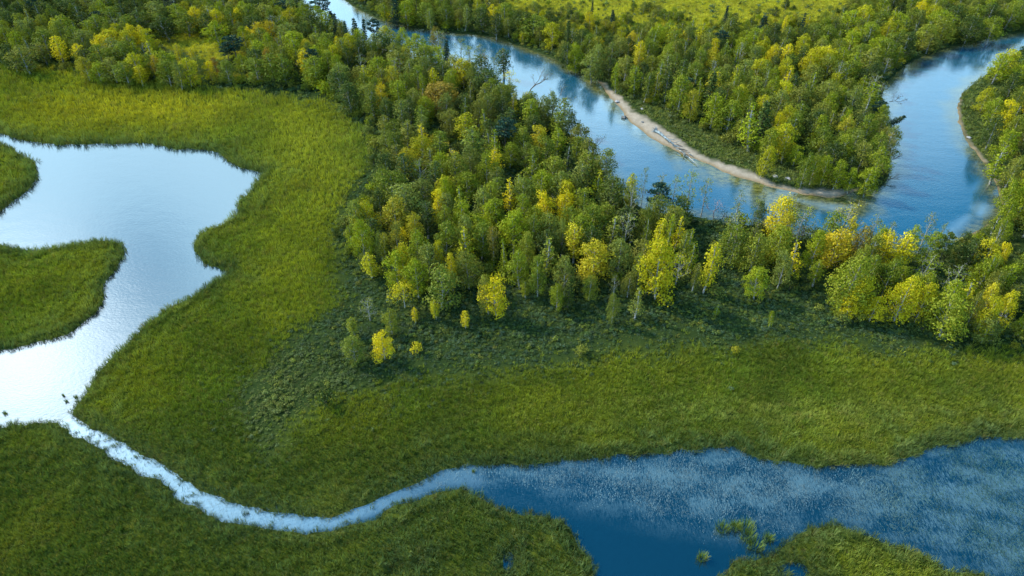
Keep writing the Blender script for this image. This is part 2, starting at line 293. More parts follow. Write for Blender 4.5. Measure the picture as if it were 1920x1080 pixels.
# ------------------------------------------------------------------ water
def smooth01(v): v = np.clip(v, 0, 1); return v*v*(3-2*v)
qd = dWater.reshape(SH); keep = (np.maximum.reduce([qd[:-1, :-1], qd[:-1, 1:], qd[1:, 1:], qd[1:, :-1]]) > -1.2)
gi = np.arange(GX.size).reshape(SH)
WF = np.stack([gi[:-1, :-1], gi[:-1, 1:], gi[1:, 1:], gi[1:, :-1]], -1)[keep]
used = np.unique(WF); remap = np.full(GX.size, -1); remap[used] = np.arange(len(used)); WF = remap[WF]
WP = G2[used]
wm, t = newmat('river_water')
pos = N(t, 'ShaderNodeNewGeometry').outputs['Position']
mp = N(t, 'ShaderNodeMapping'); L(t, pos, mp.inputs[0]); mp.inputs['Rotation'].default_value = (0, 0, R(25)); mp.inputs['Scale'].default_value = (1, 1.8, 1)
w1, w2, w3 = nz(t, 2.6, 4, mp.outputs[0]), nz(t, 0.22, 3, mp.outputs[0]), nz(t, 0.9, 5, mp.outputs[0], .7)
deep = mixc(t, nz(t, 0.05, 2), (0.001, 0.010, 0.018), (0.002, 0.016, 0.024))
shal = mixc(t, ramp(t, w3, .38, .62), (0.030, 0.034, 0.008), (0.120, 0.115, 0.030))
deep = mixc(t, A(t, 'river'), deep, (0.004, 0.050, 0.090)); c = mixc(t, A(t, 'shallow'), deep, shal)
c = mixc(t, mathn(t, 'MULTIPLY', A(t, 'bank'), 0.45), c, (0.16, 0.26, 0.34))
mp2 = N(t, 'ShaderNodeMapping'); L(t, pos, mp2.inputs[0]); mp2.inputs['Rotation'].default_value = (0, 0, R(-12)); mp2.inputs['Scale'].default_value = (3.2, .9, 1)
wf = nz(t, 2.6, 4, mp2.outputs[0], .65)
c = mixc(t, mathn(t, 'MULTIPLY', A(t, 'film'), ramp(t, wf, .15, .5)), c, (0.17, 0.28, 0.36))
c = mixc(t, mathn(t, 'MULTIPLY', A(t, 'weed'), ramp(t, mathn(t, 'ADD', wf, mathn(t, 'MULTIPLY', mathn(t, 'SUBTRACT', w2, .5), .8)), .36, .70)), c, (0.070, 0.125, 0.145))
p = N(t, 'ShaderNodeBsdfPrincipled'); L(t, c, p.inputs['Base Color']); p.inputs['Roughness'].default_value = 0.07; p.inputs['IOR'].default_value = 2.1
bp = N(t, 'ShaderNodeBump'); bp.inputs['Strength'].default_value = 0.6; bp.inputs['Distance'].default_value = 0.022
L(t, mathn(t, 'ADD', w1, mathn(t, 'MULTIPLY', w2, 1.5)), bp.inputs['Height']); L(t, bp.outputs[0], p.inputs['Normal'])
L(t, p.outputs[0], N(t, 'ShaderNodeOutputMaterial').inputs[0])
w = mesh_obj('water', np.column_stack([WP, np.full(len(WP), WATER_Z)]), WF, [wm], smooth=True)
SHALLOW = [(1085,138),(1120,150),(1140,178),(1134,186),(1110,170),(1090,150)]
SHALLOW2 = [(1240,262),(1290,285),(1340,306),(1400,330),(1460,346),(1540,362),(1640,345),(1655,365),(1640,400),(1600,400),(1520,392),(1470,392),(1420,380),(1385,352),(1340,340),(1300,318),(1262,296),(1235,275)]
sh = np.maximum(soft(sdf(WP, poly(SHALLOW)), 1.2), soft(sdf(WP, poly(SHALLOW2)) + wob(WP, 5, 31), 2.0))
dRv = sdf(WP, pRiver); rim = smooth01(1 - (look('water', WP) + .6*wob(WP, 9, 33)) / 4.0) * (dRv > -3); attr(w.data, 'river', smooth01(dRv/4 + .3))
attr(w.data, 'shallow', np.maximum(sh, rim * .8))
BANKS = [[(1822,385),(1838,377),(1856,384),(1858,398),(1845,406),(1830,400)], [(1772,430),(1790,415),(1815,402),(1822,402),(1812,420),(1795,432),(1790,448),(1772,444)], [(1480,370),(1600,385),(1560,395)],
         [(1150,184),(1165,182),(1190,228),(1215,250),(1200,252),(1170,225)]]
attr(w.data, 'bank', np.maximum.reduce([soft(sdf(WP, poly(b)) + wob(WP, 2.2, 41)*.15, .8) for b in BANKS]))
WEED = [(820,880),(880,866),(1100,858),(1390,835),(1560,870),(1920,815),(2100,815),(2100,1100),(1900,1090),(1760,1040),(1560,965),(1380,985),(1250,965),(1120,935),(1000,905),(900,895)]
weedd = sdf(WP, poly(WEED)); attr(w.data, 'weed', soft(weedd, 3) * .8)
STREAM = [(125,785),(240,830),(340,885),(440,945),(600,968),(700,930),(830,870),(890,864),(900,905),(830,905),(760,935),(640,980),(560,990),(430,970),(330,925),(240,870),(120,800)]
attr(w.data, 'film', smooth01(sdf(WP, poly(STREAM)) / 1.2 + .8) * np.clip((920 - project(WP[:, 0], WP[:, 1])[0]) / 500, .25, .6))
tag(w, kind='structure')

# ------------------------------------------------------------------ instancing by geometry nodes (uncountable things only)
def proto_collection(name, objs):
    c = bpy.data.collections.new(name)
    for o in objs: c.objects.link(o)
    return c
def scatter(name, P, rot, scl, tint, idx, coll):
    o = mesh_obj(name, P, [], []) if len(P) else None
    attr(o.data, 'rot', rot, 'FLOAT_VECTOR'); attr(o.data, 'scl', scl, 'FLOAT_VECTOR')
    attr(o.data, 'tint', np.column_stack([tint, np.ones(len(P))]), 'FLOAT_COLOR'); attr(o.data, 'idx', idx, 'INT')
    ng = bpy.data.node_groups.new(name, 'GeometryNodeTree')
    ng.interface.new_socket('Geometry', in_out='INPUT', socket_type='NodeSocketGeometry')
    ng.interface.new_socket('Geometry', in_out='OUTPUT', socket_type='NodeSocketGeometry')
    gin, gout = ng.nodes.new('NodeGroupInput'), ng.nodes.new('NodeGroupOutput')
    ci = ng.nodes.new('GeometryNodeCollectionInfo'); ci.inputs['Collection'].default_value = coll
    ci.inputs['Separate Children'].default_value = True; ci.inputs['Reset Children'].default_value = True
    ip = ng.nodes.new('GeometryNodeInstanceOnPoints'); ip.inputs['Pick Instance'].default_value = True
    def na(n, dt):
        a = ng.nodes.new('GeometryNodeInputNamedAttribute'); a.data_type = dt; a.inputs['Name'].default_value = n; return a.outputs['Attribute']
    e2r = ng.nodes.new('FunctionNodeEulerToRotation'); ng.links.new(na('rot', 'FLOAT_VECTOR'), e2r.inputs[0])
    ng.links.new(gin.outputs[0], ip.inputs['Points']); ng.links.new(ci.outputs[0], ip.inputs['Instance'])
    ng.links.new(e2r.outputs[0], ip.inputs['Rotation']); ng.links.new(na('scl', 'FLOAT_VECTOR'), ip.inputs['Scale'])
    ng.links.new(na('idx', 'INT'), ip.inputs['Instance Index']); ng.links.new(ip.outputs[0], gout.inputs[0])
    md = o.modifiers.new('scatter', 'NODES'); md.node_group = ng
    return o

# ------------------------------------------------------------------ grasses
def tuft(name, seed, n=16, h=0.8, spread=0.24, lean=0.35, wd=0.036):
    r = np.random.default_rng(seed); V = []; Fc = []
    for k in range(n):
        a = r.uniform(0, 6.28); q = spread*math.sqrt(r.uniform()); x, y = q*math.cos(a), q*math.sin(a)
        la = a + r.normal(0, .7); ln = r.uniform(.1, 1)*lean; hh = h*r.uniform(.65, 1.1)
        dx, dy = math.cos(la), math.sin(la); b = r.uniform(0, 6.28); wx, wy = math.cos(b)*wd/2, math.sin(b)*wd/2
        i = len(V)
        V += [(x-wx, y-wy, -.05), (x+wx, y+wy, -.05), (x+dx*ln*.35*hh+wx*.9, y+dy*ln*.35*hh+wy*.9, hh*.62), (x+dx*ln*.35*hh-wx*.9, y+dy*ln*.35*hh-wy*.9, hh*.62),
              (x+dx*ln*hh+wx*.3, y+dy*ln*hh+wy*.3, hh*(1-.25*ln)), (x+dx*ln*hh-wx*.3, y+dy*ln*hh-wy*.3, hh*(1-.25*ln))]
        Fc += [(i, i+1, i+2, i+3), (i+3, i+2, i+4, i+5)]
    return mesh_obj(name, V, np.array(Fc), [GRASS], link=False)
tufts = proto_collection('sedge_tufts', [tuft('sedge_tuft_' + 'abcdef'[k], 50+k, h=[.75, .85, .65, .8, .95, .7][k], lean=[.3, .5, .4, .7, .35, .6][k]) for k in range(6)])

def jitter_points(x0, x1, y0, y1, step):
    a = np.arange(x0, x1, step); b = np.arange(y0, y1, step); A_, B_ = np.meshgrid(a, b)
    P = np.stack([A_.ravel(), B_.ravel()], 1) + rng.uniform(-.5, .5, (A_.size, 2))*step; return P
def in_view(P, pad=60, z=0.0):
    x, y, d = project(P[:, 0], P[:, 1], z); return (x > -pad*2) & (x < 1920+pad*2) & (y > -pad) & (y < 1080+pad*1.5)
def smooth01(v): v = np.clip(v, 0, 1); return v*v*(3-2*v)

PTS, ROT, SCL, TNT = [], [], [], []
for (y0, y1, st, sz) in ((22, 60, .33, .80), (60, 95, .42, .95), (95, 140, .62, 1.3), (140, 262, .9, 1.7)):
    P = jitter_points(-190, 190, y0, y1, st); P = P[in_view(P)]
    dwp, dsp, dmp, dmd, dwd = (look(k, P) for k in ('water', 'sand', 'marsh', 'meadow', 'wood'))
    m_ = (dwp < 0.12 + .25*wob(P, 1.3, 77).clip(0, 9)) & (dsp < -.2) & ((dmp > rng.normal(0, 1.2, len(P))) | (dmd > rng.normal(0, .8, len(P))) | ((dsp > -11) & (dwd < .5) & (rng.uniform(size=len(P)) < .8)))
    # thinner stands with little open pools in the lower left marsh
    P = P[m_]; dwp, dmp, dmd = dwp[m_], dmp[m_], dmd[m_]
    n = len(P); edge = smooth01(1 - (-dwp)/3.2)                   # near the water the stand is taller and lodged
    ang = 1.6*wob(P, 26, 11) + .8*wob(P, 6, 12) + 2.2
    swath = smooth01((wob(P, 11, 14)*.6 + wob(P, 4.5, 15)*.5) - .25) * smooth01(1.3 + dwp/9)
    lay = 0.10 + 0.55*np.maximum(edge*rng.uniform(.2, 1, n), swath)
    rx = lay*np.cos(ang) + rng.normal(0, .09, n); ry = lay*np.sin(ang) + rng.normal(0, .09, n)
    ROT.append(np.column_stack([rx, ry, rng.uniform(0, 6.28, n)]))
    ridge = np.sin(-dwp*2.1 + 2.2*wob(P, 7, 22)) * smooth01(1.25 + dwp/7) * smooth01(-dwp/1.0)   # combed ridges running along the shores
    clump = 1 + .20*wob(P, 1.6, 16) + .32*ridge
    hs = sz*(.72 + .30*edge + rng.uniform(-.18, .18, n))*clump*np.where(dmd > 0, .55, 1); ws = sz*rng.uniform(.85, 1.25, n)
    hs = hs*(1 - .40*smooth01((3.0 - line_dist(P))/2)); strip = (dsp[m_] > -11); hs = np.where(strip, hs*.45, hs)
    SCL.append(np.column_stack([ws, ws, hs.clip(.25, 9)]))
    a = smooth01(.5 + .5*wob(P, 34, 17) + .15*wob(P, 7, 18)); b = smooth01(.5 + .6*wob(P, 17, 19))
    base = np.outer(1-a, (.105, .160, .012)) + np.outer(a, (.190, .215, .012))
    base = base*(1-.35*b[:, None]*(1-a[:, None])) 
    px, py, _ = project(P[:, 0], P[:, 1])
    shadeleft = smooth01((py - 760)/120)*smooth01((1150-px)/120)        # cloud shade over the near marsh, put into a darker green tint
    base = base*(1-shadeleft[:, None]) + shadeleft[:, None]*np.array((.050, .088, .012))
    gold = np.exp(-(((px-240)/220)**2 + ((py-205)/38)**2))*.95 + np.exp(-(((px-560)/90)**2 + ((py-330)/110)**2))*.35  # first lobe paints a patch of sunlight into the sedge tint
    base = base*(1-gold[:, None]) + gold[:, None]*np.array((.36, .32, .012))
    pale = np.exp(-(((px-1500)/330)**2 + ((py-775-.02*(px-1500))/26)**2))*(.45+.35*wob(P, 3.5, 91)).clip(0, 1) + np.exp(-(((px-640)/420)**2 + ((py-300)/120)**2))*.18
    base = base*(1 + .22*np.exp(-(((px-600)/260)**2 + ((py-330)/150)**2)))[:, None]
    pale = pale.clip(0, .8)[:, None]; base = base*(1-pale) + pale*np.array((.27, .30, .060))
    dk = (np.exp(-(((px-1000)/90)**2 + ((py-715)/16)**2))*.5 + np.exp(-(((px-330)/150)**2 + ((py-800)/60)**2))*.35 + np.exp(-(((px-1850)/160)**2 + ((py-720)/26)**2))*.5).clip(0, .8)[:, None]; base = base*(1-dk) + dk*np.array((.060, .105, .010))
    base = base*(1-.75*edge[:, None]) + .75*edge[:, None]*np.array((.055, .095, .036))
    base = base*(1-.5*swath[:, None]) + .5*swath[:, None]*np.array((.150, .205, .055))
    md_ = (dmd > -1)[:, None]; base = np.where(md_, np.array((.37, .34, .016))*(.8+.3*b[:, None]), base)
    base = np.where(strip[:, None], np.array((.135, .165, .030)), base); fine = (.5 + .5*wob(P, 2.4, 95)*wob(P, 5.2, 96)).clip(0, 1)[:, None]; base = base*(.84 + .32*fine); brn = (rng.uniform(size=n) < .06 + .10*(wob(P, 8, 97) > .9))[:, None]; base = np.where(brn, base*.5 + .5*np.array((.17, .13, .04)), base)
    rg = (.35*ridge.clip(0, 1))[:, None]; base = base*(1-rg) + rg*np.array((.17, .22, .075))
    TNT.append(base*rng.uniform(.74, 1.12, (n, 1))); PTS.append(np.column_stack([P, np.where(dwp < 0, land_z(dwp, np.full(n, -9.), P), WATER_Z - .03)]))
P, RT, SC_, TN = map(np.concatenate, (PTS, ROT, SCL, TNT)); print('sedge tufts', len(P))
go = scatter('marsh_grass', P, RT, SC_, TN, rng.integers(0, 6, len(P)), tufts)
tag(go, 'yellow-green sedge covering the marsh between ponds, stream and woods', 'grass', kind='stuff')

# ------------------------------------------------------------------ foliage builders
def leaves(C, Nrm, size, r, flat=.55):
    """one bent card per leaf clump at C facing roughly Nrm"""
    n = len(C); d = Nrm*flat + r.normal(0, .6, (n, 3)); d /= np.linalg.norm(d, axis=1)[:, None] + 1e-9
    u = np.cross(d, r.normal(0, 1, (n, 3))); u /= np.linalg.norm(u, axis=1)[:, None] + 1e-9; v = np.cross(d, u)
    s = (size*r.uniform(.6, 1.3, n))[:, None]
    V = np.stack([C - u*s*.5, C - v*s*.42 + d*s*.12, C + u*s*.5, C + v*s*.42 + d*s*.12], 1).reshape(-1, 3)
    return V, np.arange(n*4).reshape(n, 4)
def lobes_cloud(lobes, per_m2, size, r, flat=.95, fill=.2):
    Cs, Ns = [], []
    for (c, rad, sq) in lobes:
        n = max(6, int(per_m2*4*math.pi*rad*rad*.6)); d = r.normal(0, 1, (n, 3)); d /= np.linalg.norm(d, axis=1)[:, None]
        d[:, 2] = np.where((d[:, 2] < -.3) & (r.uniform(size=n) < .6), -d[:, 2], d[:, 2])
        bump = 1 + .30*np.sin(d[:, 0]*5+c[0]*3)*np.sin(d[:, 1]*5+c[1]*2)*1.3 + .12*np.sin(d[:, 2]*9)
        rr = rad*bump*np.where(r.uniform(size=n) < fill, r.uniform(.3, .9, n), r.uniform(.85, 1.1, n))
        Cs.append(np.array(c) + d*rr[:, None]*np.array([1, 1, sq])); Ns.append(d)
    return leaves(np.concatenate(Cs), np.concatenate(Ns), size, r, flat)
def crown_shape(kind, seed, H=8.5):
    """list of lobes (centre, radius, squash), plus trunk and limb geometry, for a tree about H high"""
    r = np.random.default_rng(seed); g = Geo(); lobes = []
    bend = r.normal(0, .25, 2)
    def axis(z): f = z/H; return np.array([bend[0]*math.sin(f*3), bend[1]*math.sin(f*2.4), z])
    if kind in 'rwu':
        W = {'r': 2.4, 'w': 2.9, 'u': 2.9}[kind]; z0, z1 = {'r': (.13, .90), 'w': (.10, .87), 'u': (.62, .90)}[kind]
        n = {'r': 20, 'w': 24, 'u': 12}[kind]
        for k in range(n):
            f = (k+.5)/n; z = H*(z0 + (z1-z0)*f); e = math.sin(math.pi*min(1, .22+.72*f)**1.0)**.7 if kind != 'u' else math.sqrt(max(0, 1-f*f))
            a = k*2.399 + r.normal(0, .4); q = W*e*(.35+.5*math.sqrt(r.uniform()))
            c = axis(z) + np.array([q*math.cos(a), q*math.sin(a), r.normal(0, .25)])
            lobes.append((c, r.uniform(.75, 1.30)*(W/2.5), r.uniform(.7, .95)))
        lobes.append((axis(H*.93), .75, .9))
    elif kind in 'tc':
        n = 20; W = 1.25 if kind == 't' else 1.7
        for k in range(n):
            f = (k+.5)/n; z = H*(.16+.78*f); e = (math.sin(math.pi*(.15+.75*f))**.6) if kind == 't' else (1.05-f)**.8*min(1, .5+f*3)
            a = k*2.399; q = W*e*(.25+.45*r.uniform())
            lobes.append((axis(z)+np.array([q*math.cos(a), q*math.sin(a), 0]), max(.28, (.78 if kind == 't' else .85)*e*r.uniform(.8, 1.15)), r.uniform(.9, 1.25)))
        lobes.append((axis(H*.95), .3, 1.6))
    elif kind == 's':
        for k in range(15):
            f = (k+.5)/15; z = H*(.32+.62*f); a = k*2.399; q = 1.9*math.sin(math.pi*(.2+.7*f))*(.4+.6*r.uniform())
            lobes.append((axis(z)+np.array([q*math.cos(a), q*math.sin(a), r.normal(0, .3)]), r.uniform(.45, .8), .85))
    elif kind == 'b':
        for k in range(9):
            a = k*2.399; q = 1.0*math.sqrt(k/9); lobes.append((np.array([q*math.cos(a), q*math.sin(a), H*(.55-.22*q)+r.normal(0, .12)]), r.uniform(.55, .8), .85))
    rt = 0.055 + H*.012
    if kind == 'b':
        for k in range(5): g.tube([(0, 0, -.1), lobes[k][0]], (.05, .015), 4)
    else:
        zs = np.linspace(-.2, H*.93, 8); g.tube([axis(z)*np.array([1, 1, 1]) for z in zs], [rt*(1-.88*(z+.2)/(H)) + .012 for z in zs], 6)
        for (c, rad, sq) in lobes:
            z = max(H*.14, c[2]-np.hypot(c[0], c[1])*.75-.3); s = axis(z); m_ = (s+c)/2 + np.array([0, 0, -.12])
            g.tube([s, m_, c], (.045, .03, .012), 4)
            if kind == 's':
                for j in range(6):
                    d = r.normal(0, 1, 3); d[2] = abs(d[2])*.8; d /= np.linalg.norm(d); g.tube([c, c+d*r.uniform(.5, 1.1)], (.014, .006), 3)
    return lobes, g, r
def conifer(kind, seed, H=9.0):
    r = np.random.default_rng(seed); g = Geo(); Cs, Ns = [], []
    zs = np.linspace(-.2, H*.98, 7); g.tube([(0, 0, z) for z in zs], [.13*(1-.9*z/H)+.012 for z in zs], 6)
    if kind == 'p':       # spruce: drooping whorls narrowing to a spire
        n = 15
        for k in range(n):
            f = k/n; z = H*(.10+.87*f); Rr = 1.75*(1-f)**.85+.14
            for j in range(7):
                a = j*.8976+k*.5+r.normal(0, .15); q = Rr*r.uniform(.75, 1.12); e = np.array([q*math.cos(a), q*math.sin(a), -.28*q])
                if q > .5: g.tube([(0, 0, z), np.array([0, 0, z])+e], (.03, .008), 3)
                m_ = 14; tt = r.uniform(.15, 1, m_)[:, None]; Cs.append(np.array([0, 0, z])+e*tt+r.normal(0, .11, (m_, 3))*np.array([1, 1, .6])); Ns.append(np.tile([0, 0, 1.], (m_, 1)))
    else:                 # pine: bare bole, clumped top
        for k in range(17):
            f = k/17; z = H*(.52+.44*f); a = k*2.399; q = 1.9*math.sin(math.pi*(.25+.7*f))*r.uniform(.5, 1)
            c = np.array([q*math.cos(a), q*math.sin(a), z]); g.tube([(0, 0, z-.5), c], (.05, .015), 4)
            m_ = 80; d = r.normal(0, 1, (m_, 3)); d /= np.linalg.norm(d, axis=1)[:, None]; Cs.append(c+d*r.uniform(.3, .8, (m_, 1))*np.array([1, 1, .5])); Ns.append(d)
    V, Fc = leaves(np.concatenate(Cs), np.concatenate(Ns), .30, r, .4)
    return V, Fc, g
LIB = {}
def library(kind, n, dens, size):
    for k in range(n):
        if kind in 'pk':
            V, Fc, g = conifer(kind, 300+k*7+ord(kind)); H = 9.0
        else:
            H = 8.5 if kind != 'b' else 2.2
            lobes, g, r = crown_shape(kind, 100+k*13+ord(kind), H); V, Fc = lobes_cloud(lobes, dens, size, r)
        R_ = np.percentile(np.hypot(V[:, 0], V[:, 1]), 96); top = V[:, 2].max()
        con = kind in 'pk'
        cr = mesh_obj('crown', V, Fc, [NEEDLE_O if con else LEAF_O], link=False).data
        tk = mesh_obj('trunk', g.V, g.faces(), [DBARK if kind in 'pkb' else BARK], link=False, smooth=True).data
        LIB.setdefault(kind, []).append(dict(crown=cr, trunk=tk, R=R_, H=top, V=V, F=Fc, g=g, con=con))
library('r', 8, 17, .27); library('w', 5, 15, .27); library('t', 4, 18, .25); library('c', 3, 18, .25); library('s', 4, 8, .23); library('u', 2, 9, .28)
library('b', 4, 12, .24); library('p', 2, 0, 0); library('k', 2, 0, 0)

